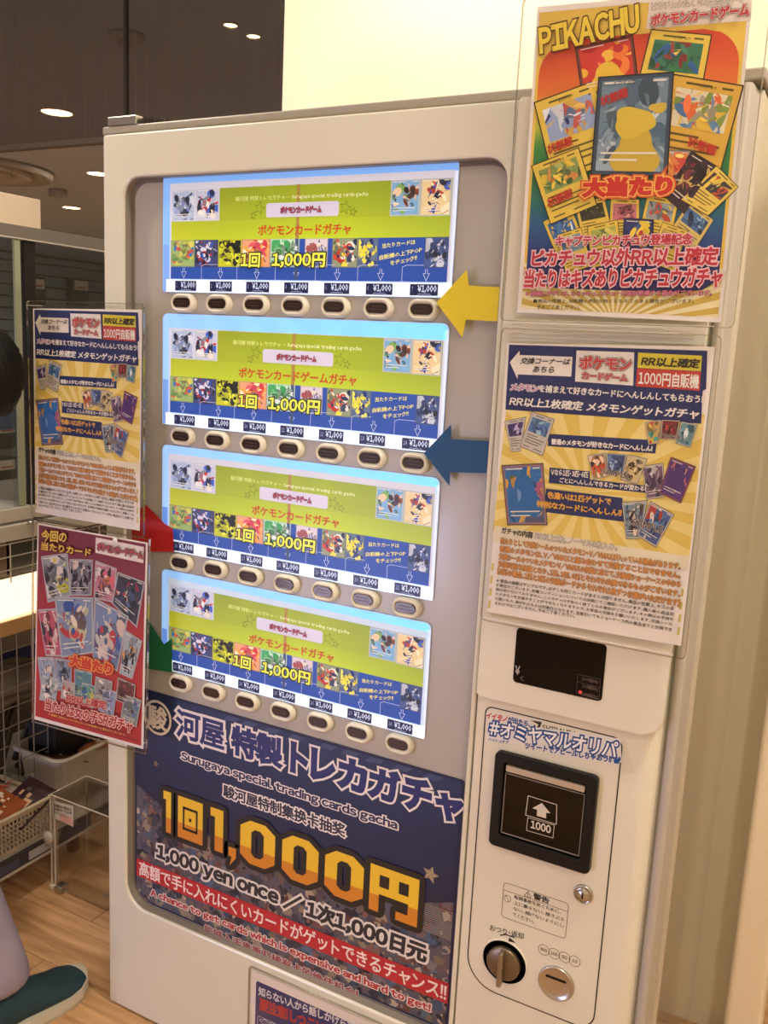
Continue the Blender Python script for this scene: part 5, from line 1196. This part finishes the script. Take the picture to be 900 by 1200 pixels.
def fingers(hb, dirv, side, ids):
    for k in range(4):
        off = side * (-.024 + .016 * k); ln = (.032, .038, .036, .028)[k]; b = len(bodyN)
        p = Vector(hb) + off + dirv * .03
        bodyN.append((tuple(p), .009)); bodyN.append((tuple(p + dirv * ln + Vector((.002, .003, 0))), .0085)); bodyN.append((tuple(p + dirv * (ln + .024) + Vector((-.006, -.008, 0))), .007))
        E_.extend([(ids, b), (b, b + 1), (b + 1, b + 2)])
    b = len(bodyN); p = Vector(hb) - side * .036
    bodyN.append((tuple(p), .010)); bodyN.append((tuple(p - side * .018 + dirv * .03), .008)); E_.extend([(ids, b), (b, b + 1)])
fingers(bodyN[11][0], Vector((-.12, -.15, -.97)).normalized(), Vector((-.57, -.82, 0)), 11)
fingers(bodyN[15][0], Vector((-.12, -.15, -.97)).normalized(), Vector((-.57, -.82, 0)), 15)
skin('body', bodyN, E_, SKIN, t)
# facial features on the side turned to the shelf
fd = Vector((-.57, -.82, 0)).normalized(); rt = Vector((fd.y, -fd.x, 0)); hc = Vector((HX, HY, 1.365))
for s in (-1, 1):
    lathe('eye', [(.011, 0), (.009, .004), (.0, .006)], tuple(hc + fd * .070 + rt * .028 * s + Vector((0, 0, .0))), 'Z', mat('eye_dark', (30, 24, 22), .2), t, 12)
bm = bmesh.new(); bmesh.ops.create_icosphere(bm, subdivisions=2, radius=.016, matrix=Matrix.Translation(hc + fd * .078 + Vector((0, 0, -.022)))); bm_out('nose', bm, SKIN, t, True)
bm = bmesh.new(); bmesh.ops.create_icosphere(bm, subdivisions=2, radius=1, matrix=Matrix.Translation(hc + fd * .068 + Vector((0, 0, -.055))) @ Matrix.Diagonal((.02, .01, .006, 1))); bm_out('mouth', bm, mat('lips', (170, 100, 90), .5), t, True)
for s in (-1, 1):
    bm = bmesh.new(); bmesh.ops.create_icosphere(bm, subdivisions=2, radius=1, matrix=Matrix.Translation(hc + rt * .074 * s + Vector((0, 0, -.01))) @ Matrix.Diagonal((.012, .018, .03, 1))); bm_out('ear', bm, SKIN, t, True)
# hair cap
bm = bmesh.new(); bmesh.ops.create_icosphere(bm, subdivisions=5, radius=1)
for v in bm.verts:
    n_ = v.co.normalized(); front = n_.dot(fd); st_ = 1 + .018 * math.sin(n_.z * 9 + math.atan2(n_.y, n_.x) * 38) + .012 * math.sin(math.atan2(n_.y, n_.x) * 90)
    low = -.085 if front < .1 else -.085 + .13 * min(1, (front - .1) / .35)
    q = Vector((n_.x * .092 * st_, n_.y * .098 * st_, n_.z * .104 * st_)); q.z = max(q.z, low)
    v.co = hc + Vector((.006, -.006, .014)) + q - fd * .008
bm_out('hair', bm, mat('dark_hair', (14, 10, 9), .5, spec=.3, bump=.5, nscale=90, scale=(1, 1, .1)), t, True)
skin('shirt', [(bp(0, -.02, .90), (.14, .12)), (bp(0, 0, 1.0), (.13, .115)), (bp(0, .02, 1.12, .02), (.14, .11)), (bp(0, .02, 1.22, .04), (.12, .095)), (bp(0, .01, 1.265, .06), (.07, .065)), (bp(-.17, .02, 1.195), .064), (bp(-.19, .05, 1.0), .054), (bp(.17, .02, 1.195, .02), .064), (bp(.20, .05, 1.0), .054)], [(0, 1), (1, 2), (2, 3), (3, 4), (3, 5), (5, 6), (3, 7), (7, 8)], SH, t)
skin('trousers', [(bp(0, -.02, .85), (.145, .125)), (bp(.09, -.02, .78), .10), (bp(.07, .06, .45), .082), (bp(.05, .02, .11), .068), (bp(-.08, -.02, .78), .10), ((-.53, -.20, .455), .080), ((-.40, -.20, .29), .070), ((-.30, -.205, .15), .064), ((-.268, -.21, .095), (.064, .058))], [(0, 1), (1, 2), (2, 3), (0, 4), (4, 5), (5, 6), (6, 7), (7, 8)], TR, t)
def shoe(heel, toe, parent, lift=0):
    heel = Vector(heel); toe = Vector(toe); d = (toe - heel); L_ = d.length; d.normalize(); sd = Vector((d.y, -d.x, 0))
    #   s, halfwidth, sole z, top z
    S = [(0, .022, .012, .055), (.04, .030, .008, .088), (.15, .034, .004, .100), (.30, .034, .003, .098), (.42, .036, .003, .090), (.52, .040, .003, .078), (.64, .044, .003, .066), (.76, .046, .004, .052), (.87, .042, .008, .046), (.95, .030, .013, .040), (1.0, .012, .018, .030)]
    bm = bmesh.new(); rings = []; N = 20
    for s_, hw, zs, zt in S:
        P0 = heel + d * (s_ * L_); zs = zs + .016; hw *= 1.16; zt *= 1.12; rw = []
        for k in range(N):
            a = 2 * math.pi * k / N; ca, sa = math.cos(a), math.sin(a)
            w_ = hw * (abs(ca) ** .8) * (1 if ca >= 0 else -1); h = (zs + zt) / 2 + (zt - zs) / 2 * (abs(sa) ** .85) * (1 if sa >= 0 else -1)
            if sa > 0: w_ *= 1 - .25 * sa
            rw.append(bm.verts.new(P0 + sd * w_ + Vector((0, 0, h + lift))))
        rings.append(rw)
    for a, b in zip(rings, rings[1:]):
        for k in range(N): bm.faces.new((a[k], a[(k + 1) % N], b[(k + 1) % N], b[k]))
    bm.faces.new(rings[0][::-1]); bm.faces.new(rings[-1])
    up = bm_out('shoe', bm, mat('teal_canvas', (36, 66, 78), .85, bump=.5, nscale=250, noise=(30, 56, 66)), parent, True)
    bm = bmesh.new(); lo_, hi_, hi2, bot = [], [], [], []
    def outline(g):
        R1 = []; L1 = []
        for s_, hw, zs, zt in S: P0 = heel + d * (s_ * L_ * (1 + .01) - .001); hw *= 1.16; R1.append(P0 + sd * (hw + g)); L1.append(P0 - sd * (hw + g))
        return R1 + [heel + d * (L_ * 1.02)] + L1[::-1] + [heel - d * .004]
    zprof = [s[2] for s in S]; zz_ = zprof + [.02] + zprof[::-1] + [.013]
    o1, o2, o3 = outline(.001), outline(.004), outline(.002)
    r1 = [bm.verts.new(p + Vector((0, 0, max(0, z - .003) + lift))) for p, z in zip(o1, zz_)]; r2 = [bm.verts.new(p + Vector((0, 0, z + .008 + lift))) for p, z in zip(o2, zz_)]; r3 = [bm.verts.new(p + Vector((0, 0, z + .024 + lift))) for p, z in zip(o3, zz_)]
    n = len(r1)
    for a, b in ((r1, r2), (r2, r3)):
        for k in range(n): bm.faces.new((a[k], a[(k + 1) % n], b[(k + 1) % n], b[k]))
    bm.faces.new(r1[::-1]); bm.faces.new(r3)
    bm_out('sole', bm, mat('sole_white', (196, 188, 172), .6), up, False)
    bm = bmesh.new()
    bm_tube(bm, [heel + d * (L_ * s_) + sd * w_ + Vector((0, 0, z + lift)) for s_, w_, z in ((.36, -.034, .060), (.40, -.026, .080), (.42, 0, .088), (.44, .026, .078), (.46, .036, .055))], .003, 6)
    bm_out('lace_seam', bm, mat('teal_dark', (24, 44, 54), .8), up, True)
    return up
shoe((-.300, -.285, 0), (-.268, -.008, 0), t)
_b = bp(.05, -.05, 0); shoe(_b, (_b[0] - .15, _b[1] - .21, 0), t)
sc.cycles.use_denoising = True
sc.cycles.max_bounces = 8; sc.cycles.transparent_max_bounces = 16
